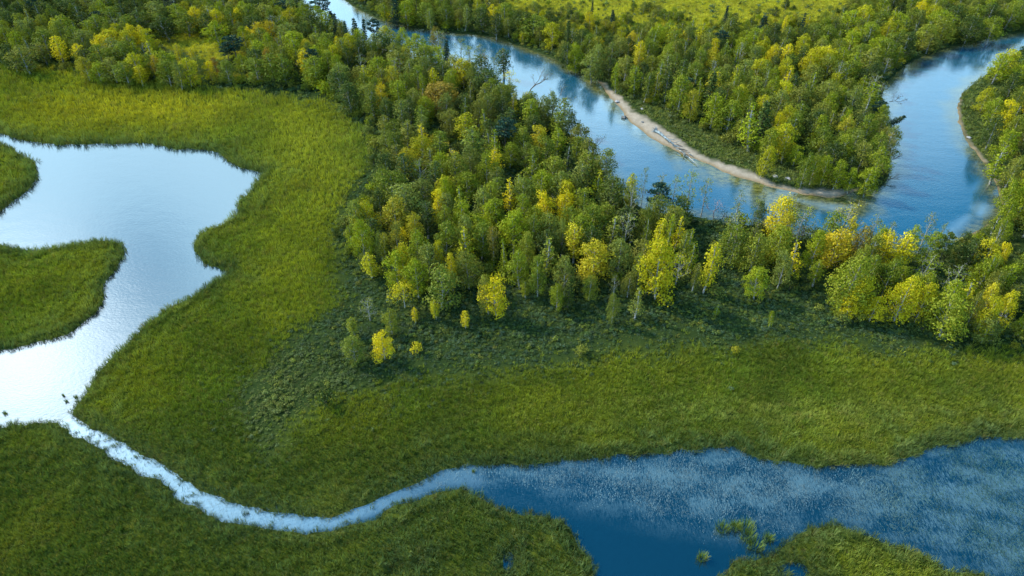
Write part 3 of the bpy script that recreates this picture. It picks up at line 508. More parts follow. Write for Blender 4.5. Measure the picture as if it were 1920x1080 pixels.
# ------------------------------------------------------------------ surveyed trees: x, y of the top, width in the photo, colour, form, (foot y) or (hN = metres)
TREES = """
8 80 30 D r;20 56 26 L r;33 84 44 O r;73 55 38 G r;98 67 26 Y t;83 79 20 Y b;110 28 36 LG r;125 48 34 G r;143 80 20 Y t h6;150 104 24 OY r h6
150 55 34 S r;158 37 28 L t;173 27 38 G r;184 61 28 Y r;205 49 34 YL r;230 54 26 LY r;200 70 40 S r;180 84 34 G r;222 76 30 G r;202 107 32 O r h6
175 115 28 L r h5;226 112 32 G r h6;243 97 34 LY r;255 122 17 Y t h5;283 103 13 RY t h6;300 91 34 L r;306 114 34 G r h6;270 54 26 LY r;275 98 26 G r h6;248 76 16 L t
260 47 16 Y t h7;283 3 44 S w;303 24 34 D r;250 22 30 D r;200 12 34 G r;230 27 32 G r;184 0 16 L t;22 4 26 D r;46 13 16 O c;34 0 22 D t
60 6 26 D c;86 3 28 D r;124 -5 32 D r;141 6 30 D c;104 -5 26 D r;8 16 26 D r;326 4 30 L r;341 18 36 G r;357 10 24 Y r;379 20 30 D r
403 15 26 YL r;401 38 34 L r;430 16 30 G r;437 12 16 Y r;448 0 24 L r;462 6 30 G r;490 6 34 O r;475 26 40 D r;453 48 20 L r;480 40 22 YR r
500 37 24 YR r;485 52 38 G r;541 11 28 YL r;536 -8 30 P k;565 9 26 L r;582 18 44 D r;596 -6 38 P k;605 20 22 L t;622 26 12 P p;627 34 24 S r
535 40 40 S w;546 56 40 L w;480 74 28 L r;447 66 42 P k 120;431 82 26 P k 120;474 86 28 D r;495 87 14 R r;503 100 30 G r;475 108 36 G r h6;546 70 24 L t
565 88 20 Y t;525 82 22 O r;518 98 16 R r h6;537 100 46 G w 158;594 104 56 GL w 162;576 118 20 L r h5;624 81 24 LY r;592 82 24 L r;606 60 36 G r;632 67 12 Y t
630 98 22 L r;632 116 32 S r;604 146 24 L b h4;342 105 34 LY r;324 112 22 S r;367 103 24 S r h6;357 88 9 Y t h5;387 111 18 Y r h5;398 104 14 R r h5;421 110 28 G r h6
328 81 11 YO t h6;738 -10 18 P p;760 -2 38 L r;720 5 18 L t h6;725 19 14 Y b h3;805 14 14 S t;800 0 32 G r;836 4 26 G r;870 8 18 S t;905 9 30 D r
925 8 16 Y t;946 4 30 G r;930 22 22 D r;857 35 11 LY t h3;835 37 12 L b h3;643 39 9 P p;665 33 16 P p;677 35 12 P p;698 34 20 P k;721 48 28 LY r
674 52 28 L r;711 61 40 D w;693 70 20 G r;752 51 20 L r;776 60 36 L r;812 47 18 OR r;819 58 28 S s;833 60 12 OR s;791 82 36 G r;823 83 28 L r
836 75 14 P p;845 100 34 O r;862 70 18 S s;880 83 26 L s;901 82 22 S s;912 98 16 R s;744 94 40 O r;765 110 24 S t;705 103 42 LG w;780 122 28 G r
679 120 24 LY c;735 123 24 OY r;712 145 13 Y b h5;712 156 22 YR r;748 148 32 LG r;760 134 28 G r;790 137 15 L t;809 128 18 YL t;830 114 34 D r;867 107 36 YL w
900 104 40 D w;925 104 20 S s;916 126 44 D w;957 129 36 YL s;945 88 32 D t;826 150 54 RO w;687 153 36 OG r;650 150 40 D r;630 130 36 D r;985 22 30 D r
1003 24 44 G w;974 16 22 D r;1037 41 28 LY r;1051 38 20 O r;1065 38 14 D p;1095 52 34 D r;1083 82 24 L r;1070 72 12 Y b h4;1069 78 26 D r;1120 80 26 S r
1113 97 30 S r;1146 62 28 D r;1108 22 16 Y r h5;1111 0 7 P p h6;1150 18 9 P p h5;1120 44 14 S c h5;1168 50 18 LY r h6;1190 56 18 YR r h6;1237 42 28 L r;1265 57 30 G r
1196 75 20 Y t;1165 70 30 O r;1220 70 26 G r;1250 83 30 LO r;1175 100 30 O r;1160 116 13 L t;1196 121 22 LG t;1215 132 20 G t;1224 133 24 OY c 193;1246 130 24 D t 192
1270 135 50 LG w 216;1300 155 18 RO r;1303 166 22 OY r;1316 143 18 L c;1331 173 44 L w 242;1353 160 26 D r;1340 134 22 D p;1370 150 28 O r;1382 143 20 L c;1400 155 28 LY r
1405 175 26 G r;1440 127 16 S c;1486 124 22 Y c;1480 150 28 LY r;1375 188 34 GL r;1403 192 46 L c 284;1437 175 24 YL r;1441 190 28 D p;1467 206 16 Y r;1448 236 24 LO r
1466 165 28 S r;1442 266 22 LY r;1480 251 17 LY t h6;1486 273 30 L r 312;1535 290 22 L r h6;1534 203 40 D w;1552 212 24 L r;1547 236 40 G w;1598 213 24 OY r;1595 200 17 L r
1612 240 22 S r;1591 252 30 LG r;1627 262 30 O r;1655 245 26 G r;1673 246 22 OR s;1663 275 30 LO r;1640 310 28 L r h6;1605 314 20 L r h5;1580 298 24 L r h6;1556 290 20 L r h6
1520 284 26 G r;1571 260 34 D w;1640 214 26 G r;664 375 28 SG r;690 373 46 LY w 442;738 369 44 OY w;753 345 54 S w;731 320 50 G w;652 422 13 L t h4;740 411 24 O r
775 395 26 OY r;797 375 26 D t;821 351 26 Y r;836 329 20 L r;840 362 34 S r;832 380 26 LO r;862 377 32 L r;868 402 28 S r;750 428 32 Y u 478;775 427 17 G c h6
718 436 18 OY t h6;709 433 17 S r h6;724 466 20 P b h3;752 452 32 YL r;866 419 40 LY c;830 412 36 G r;901 412 32 G r;925 424 22 OR t;698 471 30 LY t 522;740 466 36 L r
800 455 42 S w;820 452 15 YL r;845 470 20 YO r;777 483 36 L r;876 465 44 OG w;930 374 32 LG r;905 351 30 S r;926 336 32 LO r;1014 317 38 L r;1051 320 46 SG w
954 334 24 Y c;980 358 28 GL r;985 330 44 GS w;1021 358 30 Y r;1071 333 30 YL r;1062 352 28 Y r;1096 355 34 LO r;1148 330 42 DS r;1182 323 30 LY t 402;1085 324 28 DO r
922 373 30 L r;960 394 46 L w;1001 400 32 G r;1031 396 36 SG w;1055 408 20 S r;1091 400 50 LG w;1080 418 26 YO t;1113 425 34 D w;1147 398 36 OL c;1175 401 34 SO s
1215 402 18 G c;944 446 15 L c;966 456 12 O c h6;985 430 28 OL r;975 466 32 GL r;1010 482 28 G r;1117 450 48 YO w;1166 446 36 S r;1063 480 34 SO r;1202 313 12 S s 388
1232 328 38 O s 393;1260 325 30 L s 396;1288 318 36 L s 400;1315 333 28 OL s 402;1243 405 24 YL t;1262 400 14 L t;1276 399 20 Y c;1258 420 17 G c;1288 430 20 OL t;1228 441 68 YL w 562
1203 470 22 S r;1285 450 26 L c 518;1318 452 36 YL t 550;1297 495 20 O t 548;1378 355 26 S s 412;1382 386 36 SO s;1386 420 44 G w;1412 372 28 L s 425;1432 372 20 D r h6;1454 364 56 Y w 452
1481 395 22 YO r;1492 380 28 OL s;1520 383 24 LG s;1511 398 44 OS s;1425 435 42 OL w;1470 420 42 LO w;1504 451 28 Y c;1480 465 26 S r;1543 430 30 L r;1595 375 42 OY s
1603 402 22 Y r;1571 400 40 G r;1579 427 46 YR w;1628 422 32 OR r;1655 403 28 OS s;1675 412 20 S s;1660 422 28 L r;1676 431 38 Y w;1707 437 28 Y t;1622 455 26 OL r
1578 470 72 LO w 582;1648 475 28 G r;1684 482 34 G r;1632 513 32 YL r;1608 546 26 Y r h5;1629 558 38 Y r 603;1675 518 52 YL w 604;1714 530 36 YL r 606;1761 552 70 LO w 632;1746 507 34 GL r
1725 504 26 G r;1724 420 26 L r;1753 402 26 O s;1762 428 30 LG r;1778 415 12 S s;1785 435 22 DS k;1820 430 20 D r h6;1833 447 50 D w h6;1862 445 34 YL r;1893 452 22 Y r h6
1819 476 34 L c 562;1800 525 38 L r;1823 518 36 LY c;1865 485 36 LG r;1880 475 20 G r;1886 500 28 O r;1905 490 26 L r;1878 530 24 YO r;1851 545 20 O r;1875 555 28 LY r
1906 545 28 YL r;1907 590 30 L r 633;1840 594 48 S r 644;1043 529 28 LG r 582;1064 520 22 DG p 578;1103 513 32 OL r 563;1150 512 22 O s 560;1176 508 28 O r 558;1147 551 24 SG r 606;1190 540 28 S c 598
1342 570 12 L c 593;760 532 50 YL u 579;931 517 50 Y r 592;914 512 24 O r;985 526 18 LO t 560;819 560 17 LY t 600;780 577 14 Y t 607;873 582 21 Y t 616;736 578 32 OL r 628;666 593 20 LO t 630
722 625 40 Y r 674;667 630 42 GS r 680;695 555 36 S s 602;782 639 24 YO b 662;821 500 50 GS r;1413 503 46 L r 562;1441 583 13 L t 617;1378 648 16 OY b 662;1090 645 24 O b 664;612 730 40 D b 758
1860 160 26 LY r h6;1885 100 30 L r;1905 88 32 LY r;1915 130 26 D r;1880 180 30 LG r;1905 185 28 Y r;1878 215 26 D r;1900 240 30 L r;1918 215 26 OL r;1890 275 28 L c
1915 290 26 O r;1908 330 26 LG r;1905 370 28 L r;1895 405 26 LG r;1600 20 34 L r;1625 8 32 LY r;1660 18 34 G r;1668 33 19 Y c h6;1640 40 34 LG r;1655 66 34 L r
1690 20 32 L r;1720 12 34 G r;1690 52 34 G r;1705 60 30 D r;1770 16 44 LG w;1800 8 36 D r;1840 6 36 G r;1830 28 40 D w;1870 6 32 D r;1872 30 32 LD r
1905 4 36 G r;1745 40 32 OL r;1780 30 36 OL w;1750 62 28 O r h5;1635 92 34 O r;1670 72 28 G r;1620 80 30 G r;1600 55 30 L r;1560 45 30 G r;1530 42 30 SG w
1522 28 20 YL t;1511 24 10 P p;1478 28 10 Y t;1510 68 26 LY r;1535 84 28 YL w;1555 84 28 YL w;1525 95 30 YL w;1455 80 22 Y r;1475 80 20 Y t;1345 70 16 Y r
1367 74 16 GL c;1316 86 12 Y c;1340 93 24 YO r;1400 64 24 L r;1420 82 24 S r;1297 84 22 D r;1288 56 18 Y r h5;1430 56 10 YR t h5;1250 100 30 S t;1270 95 26 G r;1365 10 10 P p h6
1560 100 34 OL w;1600 110 34 G r;1525 118 34 O r;1480 105 22 LY r;1440 112 26 G r;1400 110 30 S r;1350 125 34 G w;1305 115 30 G r;1510 160 36 O w;1560 150 36 OS w
"""
COL = {'G': (.102, .130, .010), 'D': (.042, .066, .012), 'O': (.140, .145, .020), 'L': (.175, .205, .006), 'Y': (.45, .36, .006), 'R': (.26, .15, .020), 'S': (.128, .150, .026), 'P': (.014, .040, .026)}  # D also carries the shade on the back trees at upper left
def tint_of(code):
    w_ = [.62, .38] if len(code) > 1 else [1]; return sum(np.array(COL[c])*k for c, k in zip(code, w_))
CW = {'G': 'mid-green', 'D': 'dark green', 'O': 'olive', 'L': 'lime-green', 'Y': 'golden yellow', 'R': 'orange-brown', 'S': 'grey-green', 'P': 'blue-black'}
CW2 = {'LY': 'yellow-lime', 'LG': 'fresh green', 'LO': 'olive-lime', 'OY': 'ochre', 'YL': 'yellow-green', 'YR': 'amber', 'YO': 'dull gold', 'OR': 'russet', 'OL': 'pale olive', 'OG': 'mossy green', 'GL': 'leaf-green', 'GS': 'sage green', 'SG': 'sage', 'SO': 'greyish olive', 'OS': 'dusty olive', 'DS': 'dark sage', 'DO': 'dark olive', 'RO': 'rusty brown', 'DG': 'deep green', 'LD': 'dark lime'}
FW = {'r': 'round-crowned', 'w': 'wide-spreading', 't': 'slim', 'c': 'pointed', 's': 'thin-leaved', 'u': 'umbrella-topped', 'b': 'low bushy', 'p': 'spired', 'k': 'clump-topped'}
survey = []
for tok in TREES.replace('\n', ';').split(';'):
    q = tok.split()
    if len(q) < 5: continue
    x, yt, wd, col, kd = float(q[0]), float(q[1]), float(q[2]), q[3], q[4]
    h = {'b': 2.2, 'p': 8.5}.get(kd, 7.1)
    if len(q) > 5 and q[5][0] == 'h': h = float(q[5][1:])
    if len(q) > 5 and q[5][0] != 'h':
        X, Y = ground(x, float(q[5]))
        # height from the photo: find h so that its top lands on yt
        lo, hi = 0.5, 16.
        for _ in range(24):
            m_ = (lo+hi)/2
            if project(X, Y, m_)[1] > yt: lo = m_
            else: hi = m_
        h = lo
    else: X, Y = ground(x, yt, h)
    d = project(X, Y, h*.6)[2]; W = wd*d/FPX*(1.12 if len(q) > 5 and q[5][0] != 'h' else 1.45)
    survey.append(dict(X=X, Y=Y, h=h, W=max(.5, W), col=col, kd=kd, px=x, py=yt, d=d))
print('surveyed', len(survey))

# ------------------------------------------------------------------ landmarks used in the labels: x, y, words
LM = [(826,165,'rusty brown birch'),(750,440,'brightest round yellow birch'),(447,80,'dark umbrella-shaped pine'),(370,85,'small grassy clearing'),(595,15,'dark pine by the river'),(1245,260,'driftwood log'),
 (1119,147,'upper tip of the sandbar'),(1600,355,'right end of the sandbar'),(1000,150,'bare leaning birch'),(1228,490,'largest yellow-green birch'),(931,545,'lone golden birch'),(722,645,'lowest golden birch'),
 (1454,395,'big golden riverside birch'),(1761,590,'great round olive-lime birch'),(1840,618,'round grey-green edge tree'),(800,215,'two-lobed amber crowns'),(800,270,'ochre crown above marsh bend'),(690,400,'yellow-lime birch at the wood corner'),
 (1196,90,'slim golden meadow birch'),(1545,90,'row of yellow crowns'),(1668,50,'pointed golden birch'),(1288,350,'open stand above blue water'),(1850,395,'pale underwater bank'),(1095,70,'dark round far-bank tree'),
 (10,130,'left end of the marsh edge'),(150,90,'small golden crown'),(283,20,'large pale crown above clearing'),(1578,520,'biggest olive-lime crown'),(1905,140,'right frame edge wood'),(700,40,'cluster of riverside pines'),(1270,180,'broad fresh green bank birch'),(1403,240,'tall pointed bank birch')]
SPECIAL = {(826,150): 'rusty brown wide birch in the wood right of the marsh bend', (750,428): 'brightest round yellow birch in the lower left of the central wood', (447,66): 'dark umbrella-shaped pine on bare trunk below the small clearing',
 (596,-6): 'dark pine at the top standing against the pale river', (1228,441): 'largest yellow-green birch at the lower edge of the central wood', (931,517): 'lone golden round birch standing free below the central wood',
 (722,625): 'lowest golden yellow birch standing alone in the heath shrubs', (1454,364): 'big golden birch at the river below the sandbar', (1761,552): 'great round olive-lime birch at the lower right wood edge',
 (1840,594): 'round grey-green tree at the far right edge above the marsh', (1196,75): 'slim golden birch beside the upper meadow', (1668,33): 'pointed golden birch above the top of the right river bend',
 (690,373): 'yellow-lime birch at the left corner of the central wood', (1270,135): 'broad fresh green birch on the bank above the driftwood log', (760,532): 'yellow-green umbrella-topped birch on a visible trunk in the heath',
 (667,630): 'grey-green bushy birch left of the lowest golden birch', (736,578): 'pale olive birch just above the lowest golden birch', (873,582): 'small golden sapling standing farthest right in the heath',
 (780,577): 'slim golden sapling between two paler saplings in the heath', (819,560): 'slim yellow-lime sapling right of the umbrella-topped birch', (666,593): 'small olive-lime sapling at the left of the heath', (1413,503): 'lime-green round birch alone in the gap between the woods',
 (1318,452): 'tall slim yellow-green birch on pale trunk at wood corner', (1403,192): 'tall pointed lime birch on the bank above the sandbar', (1190,540): 'silvery pointed tree in front of the central wood', (1441,583): 'tiny slim lime sapling in the heath right of centre'}
group_of = {'birch_tree': 'birches of the river woods', 'pine_tree': 'pines among the birches', 'spruce_tree': 'spruces among the birches', 'willow_bush': 'bushes standing apart'}
def kind_name(kd): return {'p': 'spruce_tree', 'k': 'pine_tree', 'b': 'willow_bush'}.get(kd, 'birch_tree')
# birches beyond the 300 that show largest go to the wood mass
area = sorted([s['W']*s['h']/s['d']**2 for s in survey if kind_name(s['kd']) == 'birch_tree'], reverse=True)
cut = area[min(len(area)-1, 299)]
used_slots = {}
for s in sorted(survey, key=lambda s: s['px']):
    s['name'] = kind_name(s['kd']); s['single'] = s['name'] != 'birch_tree' or s['W']*s['h']/s['d']**2 >= cut
def direction(dx, dy):
    a = math.degrees(math.atan2(-dy, dx)) % 360
    return ['right of', 'to the upper right of', 'above', 'to the upper left of', 'left of', 'to the lower left of', 'below', 'to the lower right of'][int((a+22.5)//45) % 8]
for s in survey:
    if not s['single']: continue
    cyy = s['py'] + 20; best = min(LM, key=lambda l: (l[0]-s['px'])**2 + (1.3*(l[1]-cyy))**2)
    dx, dy = s['px']-best[0], cyy-best[1]; s['slot'] = (best[2], direction(dx, dy)); s['dist'] = math.hypot(dx, dy)
    used_slots.setdefault(s['slot'], []).append(s)
ORD = ['nearest', 'second', 'third', 'fourth', 'fifth', 'sixth', 'seventh', 'eighth', 'ninth', 'tenth', 'eleventh', 'twelfth', 'thirteenth', 'fourteenth', 'fifteenth']
for slot, ls in used_slots.items():
    for k, s in enumerate(sorted(ls, key=lambda s: s['dist'])):
        noun = {'birch_tree': 'birch', 'pine_tree': 'pine', 'spruce_tree': 'spruce', 'willow_bush': 'willow bush'}[s['name']]
        s['label'] = SPECIAL.get((int(s['px']), int(s['py'])), f"{CW2.get(s['col'], CW[s['col'][0]])} {FW[s['kd']]} {noun}, {ORD[min(k,14)]} {slot[1].replace('to the ', 'to ')} the {slot[0]}")
pick = {}
def place_tree(s):
    lib = LIB[s['kd']]; k = pick.get(s['kd'], 0); pick[s['kd']] = k+1; e = lib[k % len(lib)]
    z = s['h']/e['H']; w_ = s['W']/2/e['R']; w_ = float(np.clip(w_, .35*z, 1.9*z)); rz = random.uniform(0, 6.28)
    root = bpy.data.objects.new(s['name'], None); sc.collection.objects.link(root); root.empty_display_size = .5
    root.location = (s['X'], s['Y'], 0); root.rotation_euler = (s.get('tx', random.gauss(0, .03)), random.gauss(0, .03), rz); root.scale = (w_, w_*random.uniform(.9, 1.1), z)
    ti = tint_of(s['col'])*random.uniform(.95, 1.25)
    for nm in ('trunk', 'crown'):
        o = bpy.data.objects.new(nm, e[nm]); sc.collection.objects.link(o); o.parent = root; o.color = (*ti, 1)
    tag(root, s['label'], {'birch_tree': 'birch tree', 'pine_tree': 'pine tree', 'spruce_tree': 'spruce tree', 'willow_bush': 'bush'}[s['name']], group_of[s['name']])
    return root
for s in survey:
    if s['single']: place_tree(s)

# ------------------------------------------------------------------ the rest of the wood: one mass
protos = []; pidx = {}
for kd in 'rwtcsbpk':
    for k, e in enumerate(LIB[kd]):
        g = e['g']; nV = len(e['V']); gv = np.array(g.V)
        V = np.concatenate([e['V'], gv]); Fs = [tuple(f) for f in e['F'].tolist()] + [tuple(i+nV for i in f) for f in g.faces()]
        o = mesh_obj('wood_mass_%02d' % len(protos), V, Fs, [NEEDLE_I if e['con'] else LEAF_I, DBARK if kd in 'pkb' else BARK], link=False, midx=[0]*len(e['F'])+[1]*len(g.faces()))
        pidx.setdefault(kd, []).append(len(protos)); protos.append(o)
wcoll = proto_collection('wood_mass', protos)
cell = {}
def near(X, Y, r_):
    cx, cyc = int(X//5), int(Y//5)
    for i in (-1, 0, 1):
        for j in (-1, 0, 1):
            for (a, b, rr) in cell.get((cx+i, cyc+j), ()):
                if (a-X)**2 + (b-Y)**2 < (rr+r_)**2: return True
    return False
def put(X, Y, r_): cell.setdefault((int(X//5), int(Y//5)), []).append((X, Y, r_))
for s in survey: put(s['X'], s['Y'], min(2.0, s['W']*.34))
mass = []
for s in survey:
    if not s['single']: mass.append((s['X'], s['Y'], s['h'], s['W'], tint_of(s['col']), s['kd']))
cand = jitter_points(-200, 200, 60, 272, 1.5); rng.shuffle(cand)
cw_, cww = look('wood', cand), look('water', cand); wmask = (cw_ > .3) & (cww < -.8)
pxs, pys, pd = project(cand[:, 0], cand[:, 1], 4.); wmask &= (pxs > -130) & (pxs < 2050) & (pys > -110)
sparse = sdf(cand, poly(SPARSE_B))
for (X, Y), edge_, px, py, spv in zip(cand[wmask], cw_[wmask], pxs[wmask], pys[wmask], sparse[wmask]):
    if spv > 0 and random.random() < .8: continue
    rr = random.uniform(1.35, 1.9)
    if near(X, Y, rr): continue
    put(X, Y, rr)
    h = random.uniform(5.4, 7.6)*(.75 if edge_ < 2.5 and random.random() < .6 else 1)
    if py > 480: h *= .8
    dark = px < 330 and py < 45  # back trees at upper left: shade put into darker leaf tints
    code = random.choices(['G', 'D', 'O', 'L', 'LG', 'OL', 'S', 'LY', 'Y', 'YO', 'GS', 'P'], [4, 3, 3, 3, 4, 3, 3, 2, .8, .6, 2, .5] if not dark else [3, 9, 1, 0, .5, 0, 1, 0, 0, 0, 2, 2])[0]
    kd = random.choices('rwtcs', [6, 2, 3, 2, .7])[0]
    if code == 'P': kd = random.choice('pk')
    mass.append((X, Y, h, rr*2*random.uniform(1.25, 1.5), tint_of(code), kd))
# loose scrub and saplings where the upper meadow meets the wood
for k in range(1100):
    x, y = random.uniform(960, 1640), random.uniform(-40, 84); f = smooth01(np.array([(y+10)/80]))[0]
    if random.random() > .10 + f: continue
    if 1100 < x < 1560 and y < 42 and random.random() < .8 and abs(y-(x-1080)*.16-8) > 8: continue
    X, Y = ground(x, y)
    if look('water', np.array([[X, Y]]))[0] > -1: continue
    hh = random.choice([1.2, 1.6, 2.2, 3.2]); mass.append((X, Y, hh, hh*random.uniform(.7, 1.1), tint_of(random.choice(['G', 'L', 'O', 'S', 'LY', 'D', 'D', 'G', 'OY'] if y > 30 else ['D', 'D', 'G', 'S', 'O'])), 'b' if hh < 3 else 'r'))
edge_c = jitter_points(-190, 190, 50, 262, 1.9)      # bushes along the wood edges
ew, eww, es_ = look('wood', edge_c), look('water', edge_c), look('sand', edge_c)
for X, Y in edge_c[(np.abs(ew - .2) < 1.9) & (eww < -.6) & (es_ < -1) & (rng.uniform(size=len(edge_c)) < .62)]:
    hh = random.uniform(1.0, 2.6); mass.append((X, Y, hh, hh*random.uniform(1.0, 1.5), tint_of(random.choice(['G', 'D', 'O', 'L', 'S', 'LG', 'OY', 'D'])), 'b'))
M = len(mass); P = np.array([(m[0], m[1], 0) for m in mass]); ix = []; S3 = []
for m in mass:
    k = random.choice(pidx[m[5]]); ix.append(k); e = LIB[m[5]][pidx[m[5]].index(k)]; z = m[2]/e['H']; w_ = min(max(m[3]/2/e['R'], .4*z), 1.8*z); S3.append((w_, w_, z))
wood = scatter('wood_mass', P, np.column_stack([rng.normal(0, .03, M), rng.normal(0, .03, M), rng.uniform(0, 6.28, M)]), np.array(S3), np.array([m[4] for m in mass])*rng.uniform(.8, 1.2, (M, 1)), ix, wcoll)
tag(wood, 'remaining small birches and saplings filling the woods between the larger trees', 'woodland', kind='stuff'); print('wood mass', M)

# ------------------------------------------------------------------ heath: low willow and dwarf birch scrub
def scrub(name, seed, n_l=5):
    r = np.random.default_rng(seed); lobes = []
    for k in range(n_l):
        a = r.uniform(0, 6.28); q = r.uniform(0, .42); lobes.append((np.array([q*math.cos(a), q*math.sin(a), .25+r.uniform(0, .25)]), r.uniform(.22, .36), .8))
    V, Fc = lobes_cloud(lobes, 26, .15, r, .6); return mesh_obj(name, V, Fc, [BUSH], link=False)
scol = proto_collection('scrub_plants', [scrub('scrub_plant_' + 'abcde'[k], 700+k, 4+k % 3) for k in range(5)])
PTS, ROT, SCL, TNT = [], [], [], []
for (y0, y1, st, sz) in ((45, 85, .38, .66), (85, 130, .54, .9), (130, 255, 1.0, 1.35)):
    P = jitter_points(-190, 190, y0, y1, st); P = P[in_view(P)]
    dwp, dsp, dmp, dmd, dwd = (look(k, P) for k in ('water', 'sand', 'marsh', 'meadow', 'wood'))
    n = len(P); m_ = (dwp < -.5) & (dsp < -.5) & (dmp < rng.normal(.3, 1.6, n)) & ((dmd < 0) | (rng.uniform(size=n) < .14)) & ((dwd < 2) | (rng.uniform(size=n) < .35)) & ((dsp < -11) | (dwd > 0) | (rng.uniform(size=n) < .3))
    P = P[m_]; dmp = dmp[m_]; dwd = dwd[m_]; dsp = dsp[m_]; n = len(P)
    v = wob(P, 5, 61)*.5 + wob(P, 1.8, 62)*.5; s_ = sz*(.75+.30*v.clip(-1, 1.4))*rng.uniform(.55, 1.35, n)
    s_ *= np.where((dmp > -3) & (dmp < 2), .75, 1)
    SCL.append(np.column_stack([s_*rng.uniform(.9, 1.4, n), s_*rng.uniform(.9, 1.4, n), s_*rng.uniform(.6, 1.1, n)])); ROT.append(np.column_stack([rng.normal(0, .1, (n, 2)), rng.uniform(0, 6.28, n)]))
    c1 = np.array([(.045, .085, .026), (.065, .105, .020), (.055, .095, .048), (.120, .145, .014), (.035, .070, .030), (.16, .16, .02)])
    pick_ = rng.choice(6, n, p=[.30, .25, .17, .14, .12, .02]); tt = c1[pick_]
    px, py, _ = project(P[:, 0], P[:, 1]); tip_pale = np.exp(-(((px-540)/120)**2+((py-760)/90)**2))   # paler willow patch at the heath's lower left tip
    tt = tt*(1-.6*tip_pale[:, None]) + .6*tip_pale[:, None]*np.array((.18, .19, .03))
    band = (dsp > -9)[:, None]*.5; tt = tt*(1-band)+band*np.array((.125, .14, .035))
    TNT.append(tt*rng.uniform(.7, 1.3, (n, 1))); PTS.append(np.column_stack([P, np.full(n, -.02)]))
P, RT, SC_, TN = map(np.concatenate, (PTS, ROT, SCL, TNT)); print('scrub', len(P))
so = scatter('heath_scrub', P, RT, SC_, TN, rng.integers(0, 5, len(P)), scol)
tag(so, 'low blue-green scrub covering the ground around and under the woods', 'scrub', kind='stuff')

# ------------------------------------------------------------------ floating pondweed and emergent stems
wl, t = newmat('pondweed')
tint = N(t, 'ShaderNodeAttribute', attribute_type='INSTANCER', attribute_name='tint').outputs['Color']
p = N(t, 'ShaderNodeBsdfPrincipled'); L(t, tint, p.inputs['Base Color']); p.inputs['Roughness'].default_value = .6; p.inputs['Specular IOR Level'].default_value = .3
L(t, p.outputs[0], N(t, 'ShaderNodeOutputMaterial').inputs[0])
def weed_proto(name, seed, stems):
    r = np.random.default_rng(seed); V = []; Fc = []
    for k in range(26):
        x, y = r.normal(0, .6, 2); a = r.normal(1.75, .35); l_ = r.uniform(.07, .2); wd = r.uniform(.010, .022); z = r.uniform(.004, .03)
        dx, dy = math.cos(a)*l_, math.sin(a)*l_; nx_, ny_ = -math.sin(a)*wd, math.cos(a)*wd; i = len(V); up = r.uniform(.1, .35) if stems and k % 2 else r.uniform(0, .05)
        V += [(x-nx_, y-ny_, z), (x+nx_, y+ny_, z), (x+dx+nx_*.5, y+dy+ny_*.5, z+up), (x+dx-nx_*.5, y+dy-ny_*.5, z+up)]; Fc.append((i, i+1, i+2, i+3))
    return mesh_obj(name, V, np.array(Fc), [wl], link=False)
wc = proto_collection('pondweed_plants', [weed_proto('pondweed_plant_' + 'abcd'[k], 800+k, k % 2) for k in range(4)])
P = jitter_points(-100, 110, 20, 62, .42); P = P[in_view(P)]; dwp = look('water', P); P = P[dwp > .1]; dwp = dwp[dwp > .1]
STREAM = [(125,785),(240,830),(340,885),(440,945),(600,968),(700,930),(830,870),(900,866),(900,920),(830,905),(760,935),(640,980),(560,990),(430,970),(330,925),(240,870),(120,800)]
wv = wob(P, 9, 81)*.4 + wob(P, 3, 82)*.3; dn = np.clip(.42 + .5*wv, 0.04, 1)*smooth01(sdf(P, poly(WEED))/5+.4)
dn = np.maximum(dn*.8, .10*smooth01(sdf(P, poly(STREAM))/.6+.5)); k_ = rng.uniform(size=len(P)) < dn; P = P[k_]; n = len(P); print('weed', n)
px, py, _ = project(P[:, 0], P[:, 1]); gr = smooth01((px-1500)/300)[:, None]
tn = (np.array((.11, .17, .19))*(1-gr) + gr*np.array((.05, .11, .09)))*rng.uniform(.6, 1.2, (n, 1))
s_ = rng.uniform(.7, 1.3, n)
wo_ = scatter('floating_pondweed', np.column_stack([P, np.full(n, WATER_Z+.004)]), np.column_stack([np.zeros((n, 2)), rng.normal(0, .3, n)+.25*wob(P, 8, 83)]), np.column_stack([s_, s_, s_]), tn, rng.integers(0, 4, n), wc)
tag(wo_, 'pale streaks of pondweed floating on the lower pond and stream', 'pondweed', kind='stuff')

# ------------------------------------------------------------------ driftwood, dead trees, stones
def put_at(o, x, y, z=0.0, rz=0): X, Y = ground(x, y, z); o.location = (X, Y, z); o.rotation_euler = (0, 0, rz); return o
a0 = np.array(ground(1229, 248)); b0 = np.array(ground(1262, 272)); dv = b0-a0; ln = float(np.linalg.norm(dv)); ang = math.atan2(dv[1], dv[0])
log = bpy.data.objects.new('driftwood_log', None); sc.collection.objects.link(log); log.location = (a0[0], a0[1], 0); log.rotation_euler = (0, 0, ang)
tag(log, 'long grey-blue fallen tree trunk with roots lying on the pale sandbar', 'driftwood log')
g = Geo(); g.tube([(0, 0, .35), (ln*.3, .1, .38), (ln*.6, -.05, .33), (ln*.85, .05, .25), (ln*1.05, 0, .2)], (.30, .26, .22, .17, .10), 10); mesh_obj('trunk', g.V, g.faces(), [WOODM], log, smooth=True)
g = Geo()
for k in range(11):
    a = k*.571; q = random.uniform(.7, 1.25); g.tube([(.1, 0, .35), (-.15, .45*math.cos(a)*q, .4+.4*math.sin(a)*q), (-.3, .9*math.cos(a)*q, max(.02, .4+.8*math.sin(a)*q))], (.12, .07, .02), 5)
mesh_obj('root_plate', g.V, g.faces(), [WOODM], log, smooth=True)
